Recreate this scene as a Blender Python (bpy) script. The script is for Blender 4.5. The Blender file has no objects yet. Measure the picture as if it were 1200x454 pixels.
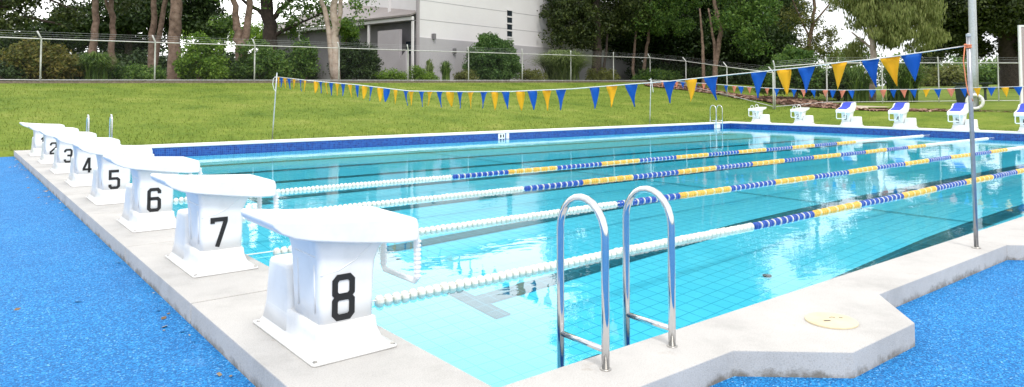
import bpy, math, random
import numpy as np
from mathutils import Vector, Matrix
random.seed(7); rng = np.random.default_rng(7)
S = bpy.context.scene
C = S.collection
PI = math.pi

# ------------------------------------------------------------------ camera
CAM = np.array([-1.841, -2.4174, 1.2414]); YAW = 38.591; PITCH = 2.2412; FPX = 826.238; PPY = 78.79
_t = math.radians(PITCH); _a = math.radians(YAW)
F0 = np.array([math.sin(_a), math.cos(_a), 0]); RV = np.array([math.cos(_a), -math.sin(_a), 0]); ZV = np.array([0, 0, 1.])
FV = math.cos(_t)*F0 + math.sin(_t)*ZV; UV = -math.sin(_t)*F0 + math.cos(_t)*ZV
cd = bpy.data.cameras.new('camera'); co = bpy.data.objects.new('camera', cd); C.objects.link(co)
cd.sensor_width = 36; cd.sensor_fit = 'HORIZONTAL'; cd.lens = FPX/1200*36
cd.shift_y = -(227-PPY)/1200; cd.clip_end = 2000; cd.clip_start = .05
m = Matrix((RV, UV, -FV)).transposed().to_4x4(); m.translation = Vector(CAM); co.matrix_world = m
S.camera = co

def ray(u, v): return FV + RV*(u-600)/FPX + UV*(PPY-v)/FPX
def W(u, v, d): return CAM + ray(u, v)*d
def sm(a, b, x): t = min(1, max(0, (x-a)/(b-a))); return t*t*(3-2*t)
def cl(a, b, x): return min(1, max(0, (x-a)/(b-a)))
def g(x, y):
    """height of the lawn"""
    ty = cl(17, 33, y); hy = 1.72*(ty**.85) + .012*max(0, min(x, 40))*ty + max(0, min(y, 75)-33)*.012
    B = .34 + .45*cl(6, 18, y)
    hx = B*cl(27.2, 33, x)**1.1 + .35*cl(33, 45, x) + .022*max(0, min(x, 110)-45)
    return max(hy, hx) + .25*min(hy, hx)*(1-ty)
def G(u, v):
    """where the sight line of a pixel meets the lawn"""
    r = ray(u, v); s0 = 5.
    for i in range(4000):
        P = CAM + r*s0
        if P[2] <= g(P[0], P[1]): break
        s0 += .06
        if s0 > 160: break
    return CAM + r*s0

# ------------------------------------------------------------------ materials
def newmat(name):
    m = bpy.data.materials.new(name); m.use_nodes = True
    nt = m.node_tree; return m, nt, nt.nodes['Principled BSDF'], nt.nodes['Material Output']
def N(nt, t, **k):
    n = nt.nodes.new(t)
    for a, b in k.items():
        if a in n.inputs: n.inputs[a].default_value = b
        else: setattr(n, a, b)
    return n
def ramp(nt, stops, fac):
    r = nt.nodes.new('ShaderNodeValToRGB'); e = r.color_ramp.elements
    while len(e) < len(stops): e.new(.5)
    for i, (p, c) in enumerate(stops): e[i].position = p; e[i].color = (*c, 1) if len(c) == 3 else c
    nt.links.new(fac, r.inputs[0]); return r
def noisemat(name, cols, scale=5, rough=.7, bump=0, metal=0, detail=5, bscale=None, spec=.5, bdist=.02, coords='Object'):
    m, nt, b, o = newmat(name)
    tc = N(nt, 'ShaderNodeTexCoord')
    n = N(nt, 'ShaderNodeTexNoise', Scale=scale, Detail=detail, Roughness=.6)
    nt.links.new(tc.outputs[coords], n.inputs['Vector'])
    k = len(cols); st = [(.3+.4*i/(max(1, k-1)), c) for i, c in enumerate(cols)]
    r = ramp(nt, st, n.outputs['Fac']); nt.links.new(r.outputs[0], b.inputs['Base Color'])
    b.inputs['Roughness'].default_value = rough; b.inputs['Metallic'].default_value = metal
    b.inputs['Specular IOR Level'].default_value = spec
    if bump:
        n2 = N(nt, 'ShaderNodeTexNoise', Scale=bscale or scale*6, Detail=4)
        nt.links.new(tc.outputs[coords], n2.inputs['Vector'])
        bp = N(nt, 'ShaderNodeBump', Strength=bump, Distance=bdist)
        nt.links.new(n2.outputs['Fac'], bp.inputs['Height']); nt.links.new(bp.outputs[0], b.inputs['Normal'])
    return m
def leafmat(name, cols, trans=.35, rough=.55):
    m, nt, b, o = newmat(name)
    gi = N(nt, 'ShaderNodeNewGeometry'); tc = N(nt, 'ShaderNodeTexCoord')
    n = N(nt, 'ShaderNodeTexNoise', Scale=.55, Detail=3); nt.links.new(tc.outputs['Object'], n.inputs['Vector'])
    mx = N(nt, 'ShaderNodeMath', operation='MULTIPLY_ADD'); mx.inputs[1].default_value = .55
    nt.links.new(gi.outputs['Random Per Island'], mx.inputs[0])
    ms = N(nt, 'ShaderNodeMath', operation='MULTIPLY'); ms.inputs[1].default_value = .62
    nt.links.new(n.outputs['Fac'], ms.inputs[0]); nt.links.new(ms.outputs[0], mx.inputs[2])
    k = len(cols); r = ramp(nt, [(.2+.6*i/(k-1), c) for i, c in enumerate(cols)], mx.outputs[0])
    nt.links.new(r.outputs[0], b.inputs['Base Color']); b.inputs['Roughness'].default_value = rough
    b.inputs['Specular IOR Level'].default_value = .3
    t = N(nt, 'ShaderNodeBsdfTranslucent'); nt.links.new(r.outputs[0], t.inputs['Color'])
    mix = N(nt, 'ShaderNodeMixShader'); mix.inputs[0].default_value = trans
    nt.links.new(b.outputs[0], mix.inputs[1]); nt.links.new(t.outputs[0], mix.inputs[2])
    nt.links.new(mix.outputs[0], o.inputs['Surface']); return m

M = {}
M['grp'] = noisemat('fibreglass_white', [(.68, .675, .66), (.79, .785, .775), (.83, .83, .82)], 3.5, .34, .08, bscale=120, bdist=.002, detail=9)
M['decal'] = noisemat('black_decal', [(.006, .006, .007), (.012, .012, .013)], 8, .6)
M['bolt'] = noisemat('bolt_steel', [(.35, .33, .3), (.55, .53, .5)], 60, .35, metal=.9)
M['steel'] = noisemat('stainless', [(.62, .63, .65), (.72, .73, .74)], 3, .12, metal=1)
M['galv'] = noisemat('galvanised', [(.42, .44, .46), (.58, .6, .61)], 14, .42, metal=.55)
M['galvd'] = noisemat('dull_steel', [(.30, .31, .33), (.42, .43, .45)], 14, .3, metal=.85)
M['galv2'] = noisemat('fence_post_steel', [(.5, .5, .49), (.68, .68, .66)], 6, .55, metal=.2)
M['pad'] = noisemat('blue_grip_pad', [(.03, .055, .42), (.045, .08, .55)], 40, .7, .2)
M['orange'] = noisemat('orange_cord', [(.7, .2, .08), (.8, .28, .14)], 30, .8)
M['cream'] = noisemat('cream_lid', [(.60, .50, .32), (.68, .59, .41)], 6, .55, .1)
M['white'] = noisemat('white_paint', [(.74, .74, .72), (.82, .82, .8)], 5, .5)
M['rope'] = noisemat('rope_white', [(.62, .6, .57), (.8, .79, .76)], 60, .8)
M['f_white'] = noisemat('float_white', [(.62, .60, .53), (.74, .73, .68)], 9, .45)
M['f_blue'] = noisemat('float_blue', [(.012, .05, .30), (.02, .09, .42)], 14, .35)
M['f_yell'] = noisemat('float_yellow', [(.74, .38, .04), (.82, .48, .10)], 14, .4)
M['f_cream'] = noisemat('float_cream', [(.80, .66, .34), (.84, .72, .44)], 9, .45)
M['dark'] = noisemat('dark_plastic', [(.01, .02, .015), (.02, .04, .03)], 5, .6)
M['timber'] = noisemat('edging_timber', [(.12, .09, .07), (.24, .19, .15)], 9, .85, .3)
M['bark'] = noisemat('bark_brown', [(.07, .045, .032), (.17, .11, .08), (.24, .17, .13)], 4.5, .9, .6, bscale=18, bdist=.05)
M['barkdark'] = noisemat('bark_dark', [(.025, .018, .014), (.06, .042, .034)], 5, .95, .5, bdist=.05)
M['barkpale'] = noisemat('bark_pale', [(.22, .16, .13), (.42, .33, .27), (.5, .42, .36)], 2.5, .85, .4, bdist=.04)

def clothmat(name, a, b):
    m = leafmat(name, [a, b], .35, .6); return m
M['p_yellow'] = clothmat('pennant_yellow', (.82, .44, .01), (.88, .51, .02))
M['p_blue'] = clothmat('pennant_blue', (.006, .10, .46), (.010, .14, .56))
M['p_salmon'] = clothmat('pennant_salmon', (.72, .22, .12), (.8, .30, .18))

# blue rubber surface: granules
def rubber():
    m, nt, b, o = newmat('blue_rubber_granules'); tc = N(nt, 'ShaderNodeTexCoord')
    v = N(nt, 'ShaderNodeTexVoronoi', Scale=135.); nt.links.new(tc.outputs['Object'], v.inputs['Vector'])
    sp = N(nt, 'ShaderNodeSeparateColor'); nt.links.new(v.outputs['Color'], sp.inputs[0])
    r = ramp(nt, [(0, (.002, .085, .27)), (.45, (.004, .155, .44)), (.76, (.010, .235, .59)), (.95, (.04, .32, .70)), (1, (.22, .5, .85))], sp.outputs[0])
    n = N(nt, 'ShaderNodeTexNoise', Scale=.9, Detail=8, Roughness=.72); nt.links.new(tc.outputs['Object'], n.inputs['Vector'])
    rr = ramp(nt, [(.36, (.86, .90, .94)), (.5, (1, 1, 1)), (.66, (1.0, 1.08, 1.06))], n.outputs['Fac'])
    mx = N(nt, 'ShaderNodeMix', data_type='RGBA', blend_type='MULTIPLY'); mx.inputs[0].default_value = 1
    nt.links.new(r.outputs[0], mx.inputs[6]); nt.links.new(rr.outputs[0], mx.inputs[7])
    # pale wear scuffs
    n3 = N(nt, 'ShaderNodeTexNoise', Scale=2.3, Detail=10, Roughness=.8); nt.links.new(tc.outputs['Object'], n3.inputs['Vector'])
    r3 = ramp(nt, [(.56, (0, 0, 0)), (.72, (.45, .45, .45))], n3.outputs['Fac'])
    mx2 = N(nt, 'ShaderNodeMix', data_type='RGBA'); nt.links.new(r3.outputs[0], mx2.inputs[0])
    nt.links.new(mx.outputs[2], mx2.inputs[6]); mx2.inputs[7].default_value = (.16, .42, .82, 1)
    nt.links.new(mx2.outputs[2], b.inputs['Base Color']); b.inputs['Roughness'].default_value = .75
    b.inputs['Specular IOR Level'].default_value = .35
    bp = N(nt, 'ShaderNodeBump', Strength=.8, Distance=.006); nt.links.new(v.outputs['Distance'], bp.inputs['Height'])
    nt.links.new(bp.outputs[0], b.inputs['Normal']); return m
M['rubber'] = rubber()

def concrete(name, base=(.47, .455, .435), side=False):
    m, nt, b, o = newmat(name); tc = N(nt, 'ShaderNodeTexCoord'); ge = N(nt, 'ShaderNodeNewGeometry')
    n = N(nt, 'ShaderNodeTexNoise', Scale=1.6, Detail=9, Roughness=.7); nt.links.new(tc.outputs['Object'], n.inputs['Vector'])
    r = ramp(nt, [(.3, tuple(c*.80 for c in base)), (.48, base), (.7, tuple(min(1, c*1.12) for c in base))], n.outputs['Fac'])
    f = N(nt, 'ShaderNodeTexNoise', Scale=160., Detail=3); nt.links.new(tc.outputs['Object'], f.inputs['Vector'])
    rf = ramp(nt, [(.3, (.80, .79, .78)), (.5, (1, 1, 1)), (.75, (1.05, 1.05, 1.05))], f.outputs['Fac'])
    mx = N(nt, 'ShaderNodeMix', data_type='RGBA', blend_type='MULTIPLY'); mx.inputs[0].default_value = 1
    nt.links.new(r.outputs[0], mx.inputs[6]); nt.links.new(rf.outputs[0], mx.inputs[7])
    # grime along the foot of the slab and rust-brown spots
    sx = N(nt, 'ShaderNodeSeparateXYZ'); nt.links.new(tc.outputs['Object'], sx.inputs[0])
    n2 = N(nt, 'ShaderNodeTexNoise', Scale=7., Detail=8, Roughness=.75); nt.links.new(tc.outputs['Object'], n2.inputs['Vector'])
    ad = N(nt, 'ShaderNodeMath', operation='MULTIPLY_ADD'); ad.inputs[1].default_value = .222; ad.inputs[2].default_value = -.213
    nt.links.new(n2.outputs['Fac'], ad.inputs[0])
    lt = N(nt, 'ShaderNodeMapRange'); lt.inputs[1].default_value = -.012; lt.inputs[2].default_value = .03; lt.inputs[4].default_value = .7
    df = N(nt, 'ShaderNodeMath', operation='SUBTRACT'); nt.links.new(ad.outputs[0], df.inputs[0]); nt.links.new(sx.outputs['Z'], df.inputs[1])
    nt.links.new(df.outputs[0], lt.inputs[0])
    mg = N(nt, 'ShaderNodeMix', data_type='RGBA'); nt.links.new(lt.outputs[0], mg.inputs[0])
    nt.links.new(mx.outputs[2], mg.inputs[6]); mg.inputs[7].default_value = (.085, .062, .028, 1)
    n4 = N(nt, 'ShaderNodeTexNoise', Scale=3.1, Detail=10, Roughness=.78); nt.links.new(tc.outputs['Object'], n4.inputs['Vector'])
    r4 = ramp(nt, [(.60, (0, 0, 0)), (.76, (.7, .7, .7))], n4.outputs['Fac'])
    m4 = N(nt, 'ShaderNodeMix', data_type='RGBA'); nt.links.new(r4.outputs[0], m4.inputs[0]); nt.links.new(mg.outputs[2], m4.inputs[6]); m4.inputs[7].default_value = (.27, .21, .15, 1)
    nt.links.new(m4.outputs[2], b.inputs['Base Color']); b.inputs['Roughness'].default_value = .8
    bp = N(nt, 'ShaderNodeBump', Strength=.35, Distance=.004); nt.links.new(f.outputs['Fac'], bp.inputs['Height'])
    nt.links.new(bp.outputs[0], b.inputs['Normal']); return m
M['conc'] = concrete('pool_concrete')

def grassmat():
    m, nt, b, o = newmat('mown_grass'); tc = N(nt, 'ShaderNodeTexCoord')
    mp = N(nt, 'ShaderNodeMapping'); nt.links.new(tc.outputs['Object'], mp.inputs[0])
    n = N(nt, 'ShaderNodeTexNoise', Scale=.55, Detail=10, Roughness=.68); nt.links.new(mp.outputs[0], n.inputs['Vector'])
    r = ramp(nt, [(.3, (.082, .138, .014)), (.43, (.125, .185, .021)), (.56, (.170, .225, .030)), (.72, (.25, .27, .060))], n.outputs['Fac'])
    f = N(nt, 'ShaderNodeTexNoise', Scale=9., Detail=8, Roughness=.8); nt.links.new(mp.outputs[0], f.inputs['Vector'])
    rf = ramp(nt, [(.3, (.50, .58, .45)), (.5, (1, 1, 1)), (.72, (1.35, 1.28, 1.3))], f.outputs['Fac'])
    mx = N(nt, 'ShaderNodeMix', data_type='RGBA', blend_type='MULTIPLY'); mx.inputs[0].default_value = .9
    nt.links.new(r.outputs[0], mx.inputs[6]); nt.links.new(rf.outputs[0], mx.inputs[7])
    nt.links.new(mx.outputs[2], b.inputs['Base Color']); b.inputs['Roughness'].default_value = .9
    b.inputs['Specular IOR Level'].default_value = .15
    bp = N(nt, 'ShaderNodeBump', Strength=.6, Distance=.05); nt.links.new(f.outputs['Fac'], bp.inputs['Height'])
    nt.links.new(bp.outputs[0], b.inputs['Normal']); return m
M['grass'] = grassmat()
M['mulch'] = noisemat('bark_mulch', [(.10, .055, .040), (.23, .14, .105), (.36, .26, .21)], 6, .95, .7, detail=9, bdist=.06)
M['path'] = noisemat('path_concrete', [(.42, .34, .26), (.55, .47, .38)], 2, .9)
M['soil'] = noisemat('garden_soil', [(.05, .045, .02), (.10, .10, .035)], 3, .95, .5)

def tilemat(name, cols, grout, size, mortar, rough=.2, vary=.5):
    """square tiles, laid by the surface's own UV-free object axes (picks the plane from the normal)"""
    m, nt, b, o = newmat(name); tc = N(nt, 'ShaderNodeTexCoord'); ge = N(nt, 'ShaderNodeNewGeometry')
    sx = N(nt, 'ShaderNodeSeparateXYZ'); nt.links.new(tc.outputs['Object'], sx.inputs[0])
    sn = N(nt, 'ShaderNodeSeparateXYZ'); nt.links.new(ge.outputs['True Normal'], sn.inputs[0])
    def absgt(sock):
        a = N(nt, 'ShaderNodeMath', operation='ABSOLUTE'); nt.links.new(sock, a.inputs[0])
        q = N(nt, 'ShaderNodeMath', operation='GREATER_THAN'); q.inputs[1].default_value = .6; nt.links.new(a.outputs[0], q.inputs[0]); return q.outputs[0]
    nx = absgt(sn.outputs['X']); nz = absgt(sn.outputs['Z'])
    U = N(nt, 'ShaderNodeMix'); nt.links.new(nx, U.inputs[0]); nt.links.new(sx.outputs['X'], U.inputs[2]); nt.links.new(sx.outputs['Y'], U.inputs[3])
    V = N(nt, 'ShaderNodeMix'); nt.links.new(nz, V.inputs[0]); nt.links.new(sx.outputs['Z'], V.inputs[2]); nt.links.new(sx.outputs['Y'], V.inputs[3])
    cb = N(nt, 'ShaderNodeCombineXYZ'); nt.links.new(U.outputs[0], cb.inputs[0]); nt.links.new(V.outputs[0], cb.inputs[1])
    br = N(nt, 'ShaderNodeTexBrick', offset=0.0, squash=1.0); nt.links.new(cb.outputs[0], br.inputs['Vector'])
    br.inputs['Scale'].default_value = 1; br.inputs['Brick Width'].default_value = size; br.inputs['Row Height'].default_value = size
    br.inputs['Mortar Size'].default_value = mortar; br.inputs['Mortar Smooth'].default_value = .3; br.inputs['Bias'].default_value = 0
    br.inputs['Color1'].default_value = (*cols[0], 1); br.inputs['Color2'].default_value = (*cols[1], 1); br.inputs['Mortar'].default_value = (*grout, 1)
    nt.links.new(br.outputs['Color'], b.inputs['Base Color']); b.inputs['Roughness'].default_value = rough
    return m
M['tile'] = tilemat('pool_floor_tiles', [(.42, .74, .87), (.49, .79, .91)], (.17, .44, .58), .165, .006, .35)
M['mosaic'] = tilemat('blue_mosaic_band', [(.004, .022, .17), (.012, .075, .33)], (.05, .16, .42), .05, .0025, .12)
M['linetile'] = tilemat('dark_line_tiles', [(.03, .045, .07), (.06, .08, .11)], (.14, .22, .28), .165, .006, .3)
M['basin'] = noisemat('basin_shell', [(.4, .42, .42), (.5, .52, .52)], 2, .8)

def watermat():
    m, nt, b, o = newmat('pool_water'); nt.nodes.remove(b)
    tc = N(nt, 'ShaderNodeTexCoord')
    mp = N(nt, 'ShaderNodeMapping'); nt.links.new(tc.outputs['Object'], mp.inputs[0]); mp.inputs['Rotation'].default_value = (0, 0, .5); mp.inputs['Scale'].default_value = (1, 1.5, 1)
    n = N(nt, 'ShaderNodeTexNoise', Scale=1.7, Detail=3, Roughness=.5, Distortion=.6); nt.links.new(mp.outputs[0], n.inputs['Vector'])
    n2 = N(nt, 'ShaderNodeTexNoise', Scale=8., Detail=2); nt.links.new(mp.outputs[0], n2.inputs['Vector'])
    ad = N(nt, 'ShaderNodeMath', operation='MULTIPLY_ADD'); ad.inputs[1].default_value = .12
    nt.links.new(n2.outputs['Fac'], ad.inputs[0]); nt.links.new(n.outputs['Fac'], ad.inputs[2])
    bp = N(nt, 'ShaderNodeBump', Strength=1., Distance=.0028); nt.links.new(ad.outputs[0], bp.inputs['Height'])
    tr = N(nt, 'ShaderNodeBsdfTransparent'); tr.inputs[0].default_value = (.97, .995, 1, 1)
    gl = N(nt, 'ShaderNodeBsdfGlossy'); gl.inputs['Roughness'].default_value = .015; gl.inputs['Color'].default_value = (1, 1, 1, 1)
    nt.links.new(bp.outputs[0], gl.inputs['Normal'])
    fr = N(nt, 'ShaderNodeFresnel', IOR=1.33); nt.links.new(bp.outputs[0], fr.inputs['Normal'])
    fm = N(nt, 'ShaderNodeMath', operation='MINIMUM'); fm.inputs[1].default_value = .52; nt.links.new(fr.outputs[0], fm.inputs[0])
    mx = N(nt, 'ShaderNodeMixShader'); nt.links.new(fm.outputs[0], mx.inputs[0])
    nt.links.new(tr.outputs[0], mx.inputs[1]); nt.links.new(gl.outputs[0], mx.inputs[2])
    nt.links.new(mx.outputs[0], o.inputs['Surface'])
    va = N(nt, 'ShaderNodeVolumeAbsorption'); va.inputs['Color'].default_value = (.0, .84, .90, 1); va.inputs['Density'].default_value = .72
    nt.links.new(va.outputs[0], o.inputs['Volume']); return m
M['water'] = watermat()

def wiremat():
    m, nt, b, o = newmat('chain_link'); tc = N(nt, 'ShaderNodeTexCoord')
    b.inputs['Base Color'].default_value = (.16, .17, .17, 1); b.inputs['Metallic'].default_value = .2; b.inputs['Roughness'].default_value = .5
    sx = N(nt, 'ShaderNodeSeparateXYZ'); nt.links.new(tc.outputs['UV'], sx.inputs[0])
    outs = []
    for s in (1, -1):
        a = N(nt, 'ShaderNodeMath', operation='MULTIPLY_ADD'); a.inputs[1].default_value = s
        nt.links.new(sx.outputs[0], a.inputs[0]); nt.links.new(sx.outputs[1], a.inputs[2])
        f = N(nt, 'ShaderNodeMath', operation='MULTIPLY'); f.inputs[1].default_value = 1/.085; nt.links.new(a.outputs[0], f.inputs[0])
        fr = N(nt, 'ShaderNodeMath', operation='FRACT'); nt.links.new(f.outputs[0], fr.inputs[0])
        lt = N(nt, 'ShaderNodeMath', operation='LESS_THAN'); lt.inputs[1].default_value = .017; nt.links.new(fr.outputs[0], lt.inputs[0]); outs.append(lt)
    mxm = N(nt, 'ShaderNodeMath', operation='MAXIMUM'); nt.links.new(outs[0].outputs[0], mxm.inputs[0]); nt.links.new(outs[1].outputs[0], mxm.inputs[1])
    tr = N(nt, 'ShaderNodeBsdfTransparent'); mx = N(nt, 'ShaderNodeMixShader')
    nt.links.new(mxm.outputs[0], mx.inputs[0]); nt.links.new(tr.outputs[0], mx.inputs[1]); nt.links.new(b.outputs[0], mx.inputs[2])
    nt.links.new(mx.outputs[0], o.inputs['Surface']); return m
M['wire'] = wiremat()

# ------------------------------------------------------------------ mesh helpers
class MB:
    def __init__(s): s.v = []; s.f = []; s.mi = []
    def add(s, vs, fs, mi=0):
        k = len(s.v); s.v += [tuple(map(float, q)) for q in vs]; s.f += [tuple(k+i for i in f) for f in fs]; s.mi += [mi]*len(fs); return s
    def box(s, x0, y0, z0, x1, y1, z1, mi=0):
        vs = [(x0,y0,z0),(x1,y0,z0),(x1,y1,z0),(x0,y1,z0),(x0,y0,z1),(x1,y0,z1),(x1,y1,z1),(x0,y1,z1)]
        return s.add(vs, [(0,3,2,1),(4,5,6,7),(0,1,5,4),(1,2,6,5),(2,3,7,6),(3,0,4,7)], mi)
    def loft(s, rings, cap=True, closed=True, mi=0):
        k = len(rings[0]); vs = [q for r in rings for q in r]; fs = []
        for i in range(len(rings)-1):
            for j in range(k if closed else k-1):
                a = i*k+j; b = i*k+(j+1) % k; fs.append((a, b, b+k, a+k))
        if cap: fs.append(tuple(range(k-1, -1, -1))); fs.append(tuple((len(rings)-1)*k+j for j in range(k)))
        return s.add(vs, fs, mi)
    def tube(s, pts, r, seg=10, cap=True, mi=0):
        pts = [np.array(p, float) for p in pts]; n = len(pts)
        rs = list(r) if hasattr(r, '__len__') else [r]*n
        T = []
        for i in range(n):
            d = pts[min(i+1, n-1)]-pts[max(i-1, 0)]; T.append(d/(np.linalg.norm(d)+1e-12))
        up = np.array([0, 0, 1.]) if abs(T[0][2]) < .9 else np.array([1., 0, 0])
        rings = []
        for i in range(n):
            a = np.cross(T[i], up); a /= np.linalg.norm(a)+1e-12; b = np.cross(a, T[i]); up = b
            rings.append([pts[i]+rs[i]*(math.cos(2*PI*j/seg)*a+math.sin(2*PI*j/seg)*b) for j in range(seg)])
        return s.loft(rings, cap, mi=mi)
    def lathe(s, prof, origin, axis='z', seg=16, mi=0):
        rings = []
        for r, h in prof:
            ring = []
            for j in range(seg):
                c, q = r*math.cos(2*PI*j/seg), r*math.sin(2*PI*j/seg)
                p = (c, q, h) if axis == 'z' else ((h, c, q) if axis == 'x' else (c, h, q))
                ring.append((origin[0]+p[0], origin[1]+p[1], origin[2]+p[2]))
            rings.append(ring)
        return s.loft(rings, True, mi=mi)
    def prism(s, poly, z0, z1, mi=0):
        k = len(poly); vs = [(x, y, z0) for x, y in poly]+[(x, y, z1) for x, y in poly]
        fs = [tuple(range(k-1, -1, -1)), tuple(range(k, 2*k))]+[(j, (j+1) % k, k+(j+1) % k, k+j) for j in range(k)]
        return s.add(vs, fs, mi)
    def build(s, name, mat, parent=None, smooth=False, bevel=0, origin=None, segs=2):
        me = bpy.data.meshes.new(name); v = s.v
        if origin is not None: v = [(a-origin[0], b-origin[1], c-origin[2]) for a, b, c in v]
        me.from_pydata(v, [], s.f); me.update()
        for q in (mat if isinstance(mat, (list, tuple)) else [mat]): me.materials.append(q)
        if any(s.mi): me.polygons.foreach_set('material_index', s.mi)
        if smooth: me.polygons.foreach_set('use_smooth', [True]*len(me.polygons))
        o = bpy.data.objects.new(name, me); C.objects.link(o)
        if origin is not None: o.location = origin
        if parent: o.parent = parent
        if bevel:
            md = o.modifiers.new('bevel', 'BEVEL'); md.width = bevel; md.segments = segs; md.limit_method = 'ANGLE'; md.angle_limit = math.radians(32)
            me.polygons.foreach_set('use_smooth', [True]*len(me.polygons)); wn = o.modifiers.new('wn', 'WEIGHTED_NORMAL'); wn.keep_sharp = False
        return o
def tag(o, label=None, cat=None, group=None, kind=None):
    if label: o['label'] = label
    if cat: o['category'] = cat
    if group: o['group'] = group
    if kind: o['kind'] = kind
    return o
def thing(name, label, cat, loc=(0, 0, 0), group=None, rz=0):
    o = bpy.data.objects.new(name, None); C.objects.link(o); o.location = tuple(map(float, loc)); o.rotation_euler = (0, 0, rz)
    o.empty_display_size = .2
    return tag(o, label, cat, group)
def dup(root, loc, rz, label):
    r = root.copy(); C.objects.link(r); r.location = loc; r.rotation_euler = (0, 0, rz); r['label'] = label
    for ch in list(root.children):
        c = ch.copy(); C.objects.link(c); c.parent = r
        for q in ch.children:
            d = q.copy(); C.objects.link(d); d.parent = c
    return r

# ------------------------------------------------------------------ the setting: ground, surfaces, pool
PW, PL = 16.4, 25.8      # pool width (y) and length (x)
WZ = -.225               # water level
# one ground sheet with the pool cut out
xs = sorted(set([-400, -200, -100, -60] + list(np.arange(-40, 60, 1.0)) + [-1.0, PL+.28, PL+.45, -.2] + list(np.arange(60, 130, 5)) + [160, 250, 450]))
ys = sorted(set([-400, -200, -100, -60, -40] + list(np.arange(-30, 60, 1.0)) + [-.2, PW+.2, PW+.42] + list(np.arange(60, 130, 5)) + [160, 250, 450]))
xs = [x for x in xs if not (0 <= x <= PL) or x in (0.0,)]; xs = [x for x in xs if x != 0.0]
ys = [y for y in ys if not (0 <= y <= PW)]
def gz(x, y):
    if y < -250 or x < -250 or x > 260 or y > 260: return g(x, y)
    if x < PL+.4 and y < PW+.4: return -.17
    return g(x, y) - .012
gm = MB(); idx = {}
for i, x in enumerate(xs):
    for j, y in enumerate(ys):
        idx[i, j] = len(gm.v); gm.v.append((float(x), float(y), float(gz(x, y))))
for i in range(len(xs)-1):
    for j in range(len(ys)-1):
        if xs[i] < 1 and xs[i+1] > PL-1 and ys[j] < 1 and ys[j+1] > PW-1: continue
        gm.f.append((idx[i, j], idx[i+1, j], idx[i+1, j+1], idx[i, j+1])); gm.mi.append(0)
tag(gm.build('ground', M['grass'], smooth=True), kind='structure')

rb = MB()
def sheet(mb, x0, x1, y0, y1, z, n=1): mb.add([(x0, y0, z), (x1, y0, z), (x1, y1, z), (x0, y1, z)], [(0, 1, 2, 3)])
sheet(rb, -30, -.60, -.3, 16.72, -.125); sheet(rb, -30, 40, -30, -.3, -.125)
tag(rb.build('blue_rubber_surface', M['rubber']), kind='structure')

# coping: one outline with a hole, built as ring pieces butted end to end
cp = MB()
ZC = 0.0
near_out = [(-.685, -.37), (1.17, -.37), (1.60, -.745), (2.30, -.745), (2.72, -.37), (5.03, -.37), (5.46, -.745), (6.16, -.745), (6.59, -.37), (9.3, -.37), (9.73, -.745), (10.43, -.745), (10.86, -.37), (PL+.55, -.37)]
def slab(poly): cp.prism(poly, -.145, ZC)
slab(near_out[:6] + [(5.03, .0), (-.685, .0)])
slab([(5.03+.0, -.37)] + near_out[6:9] + [(6.59, 0), (5.033, 0)])
slab([(6.593, -.37)] + near_out[9:] + [(PL+.55, 0), (6.593, 0)])
yy = .004
for k in range(9):
    y1 = [2.1, 4.1, 6.1, 8.1, 10.1, 12.1, 14.1, 16.1, PW+.36][k]
    slab([(-.685, yy), (0, yy), (0, y1-.009), (-.685, y1-.009)]); yy = y1+.009
tag(cp.build('pool_coping', M['conc'], bevel=.006), kind='structure')
# paler far copings, overhanging the tile band, with a rounded lip
fc = MB()
fc.box(0.003, PW, -.062, PL+.0, PW+.36, ZC+.012); fc.box(PL+.003, .003, -.062, PL+.5, PW+.36, ZC+.012)
tag(fc.build('far_coping', M['white'], bevel=.02), kind='structure')
# basin
def FZ(x, y=1.1):   # floor shaped to its apparent depth, standing in for refraction; deepest at near corner
    return float(np.interp(math.hypot(x+1.8, y+2.4), [4, 6, 7, 8, 9, 10, 11.2, 13, 20, 40], [-.84, -.79, -.71, -.63, -.57, -.515, -.48, -.455, -.435, -.43]))
bs = MB(); t = .25
bs.box(-t, -t, -1.2, 0, PW+t, -.147); bs.box(PL, -t, -1.2, PL+t, PW+t, -.147)
bs.box(0, -t, -1.2, PL, 0, -.147); bs.box(0, PW, -1.2, PL, PW+t, -.147)
tag(bs.build('pool_walls', M['tile']), kind='structure')
fl = MB(); X = np.linspace(0, PL, 66); Yg = np.linspace(-.1, PW+.1, 42)
fl.loft([[(x, y, FZ(x, y)) for x in X] for y in Yg], cap=False, closed=False)
fl.f = [tuple(reversed(f)) for f in fl.f]
tag(fl.build('pool_floor', M['tile']), kind='structure')
# mosaic bands, 4 mm proud of the walls
mb = MB(); e = .004
mb.box(e, PW-e, -.30, PL-e, PW+.02, -.064); mb.box(PL-e, e, -.30, PL+.02, PW-e-.001, -.064)
mb.box(e, -.02, -.30, PL-e, e, -.149); mb.box(-.02, e+.001, -.30, e, PW-e-.001, -.149)
tag(mb.build('tile_band', M['mosaic']), kind='structure')
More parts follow.
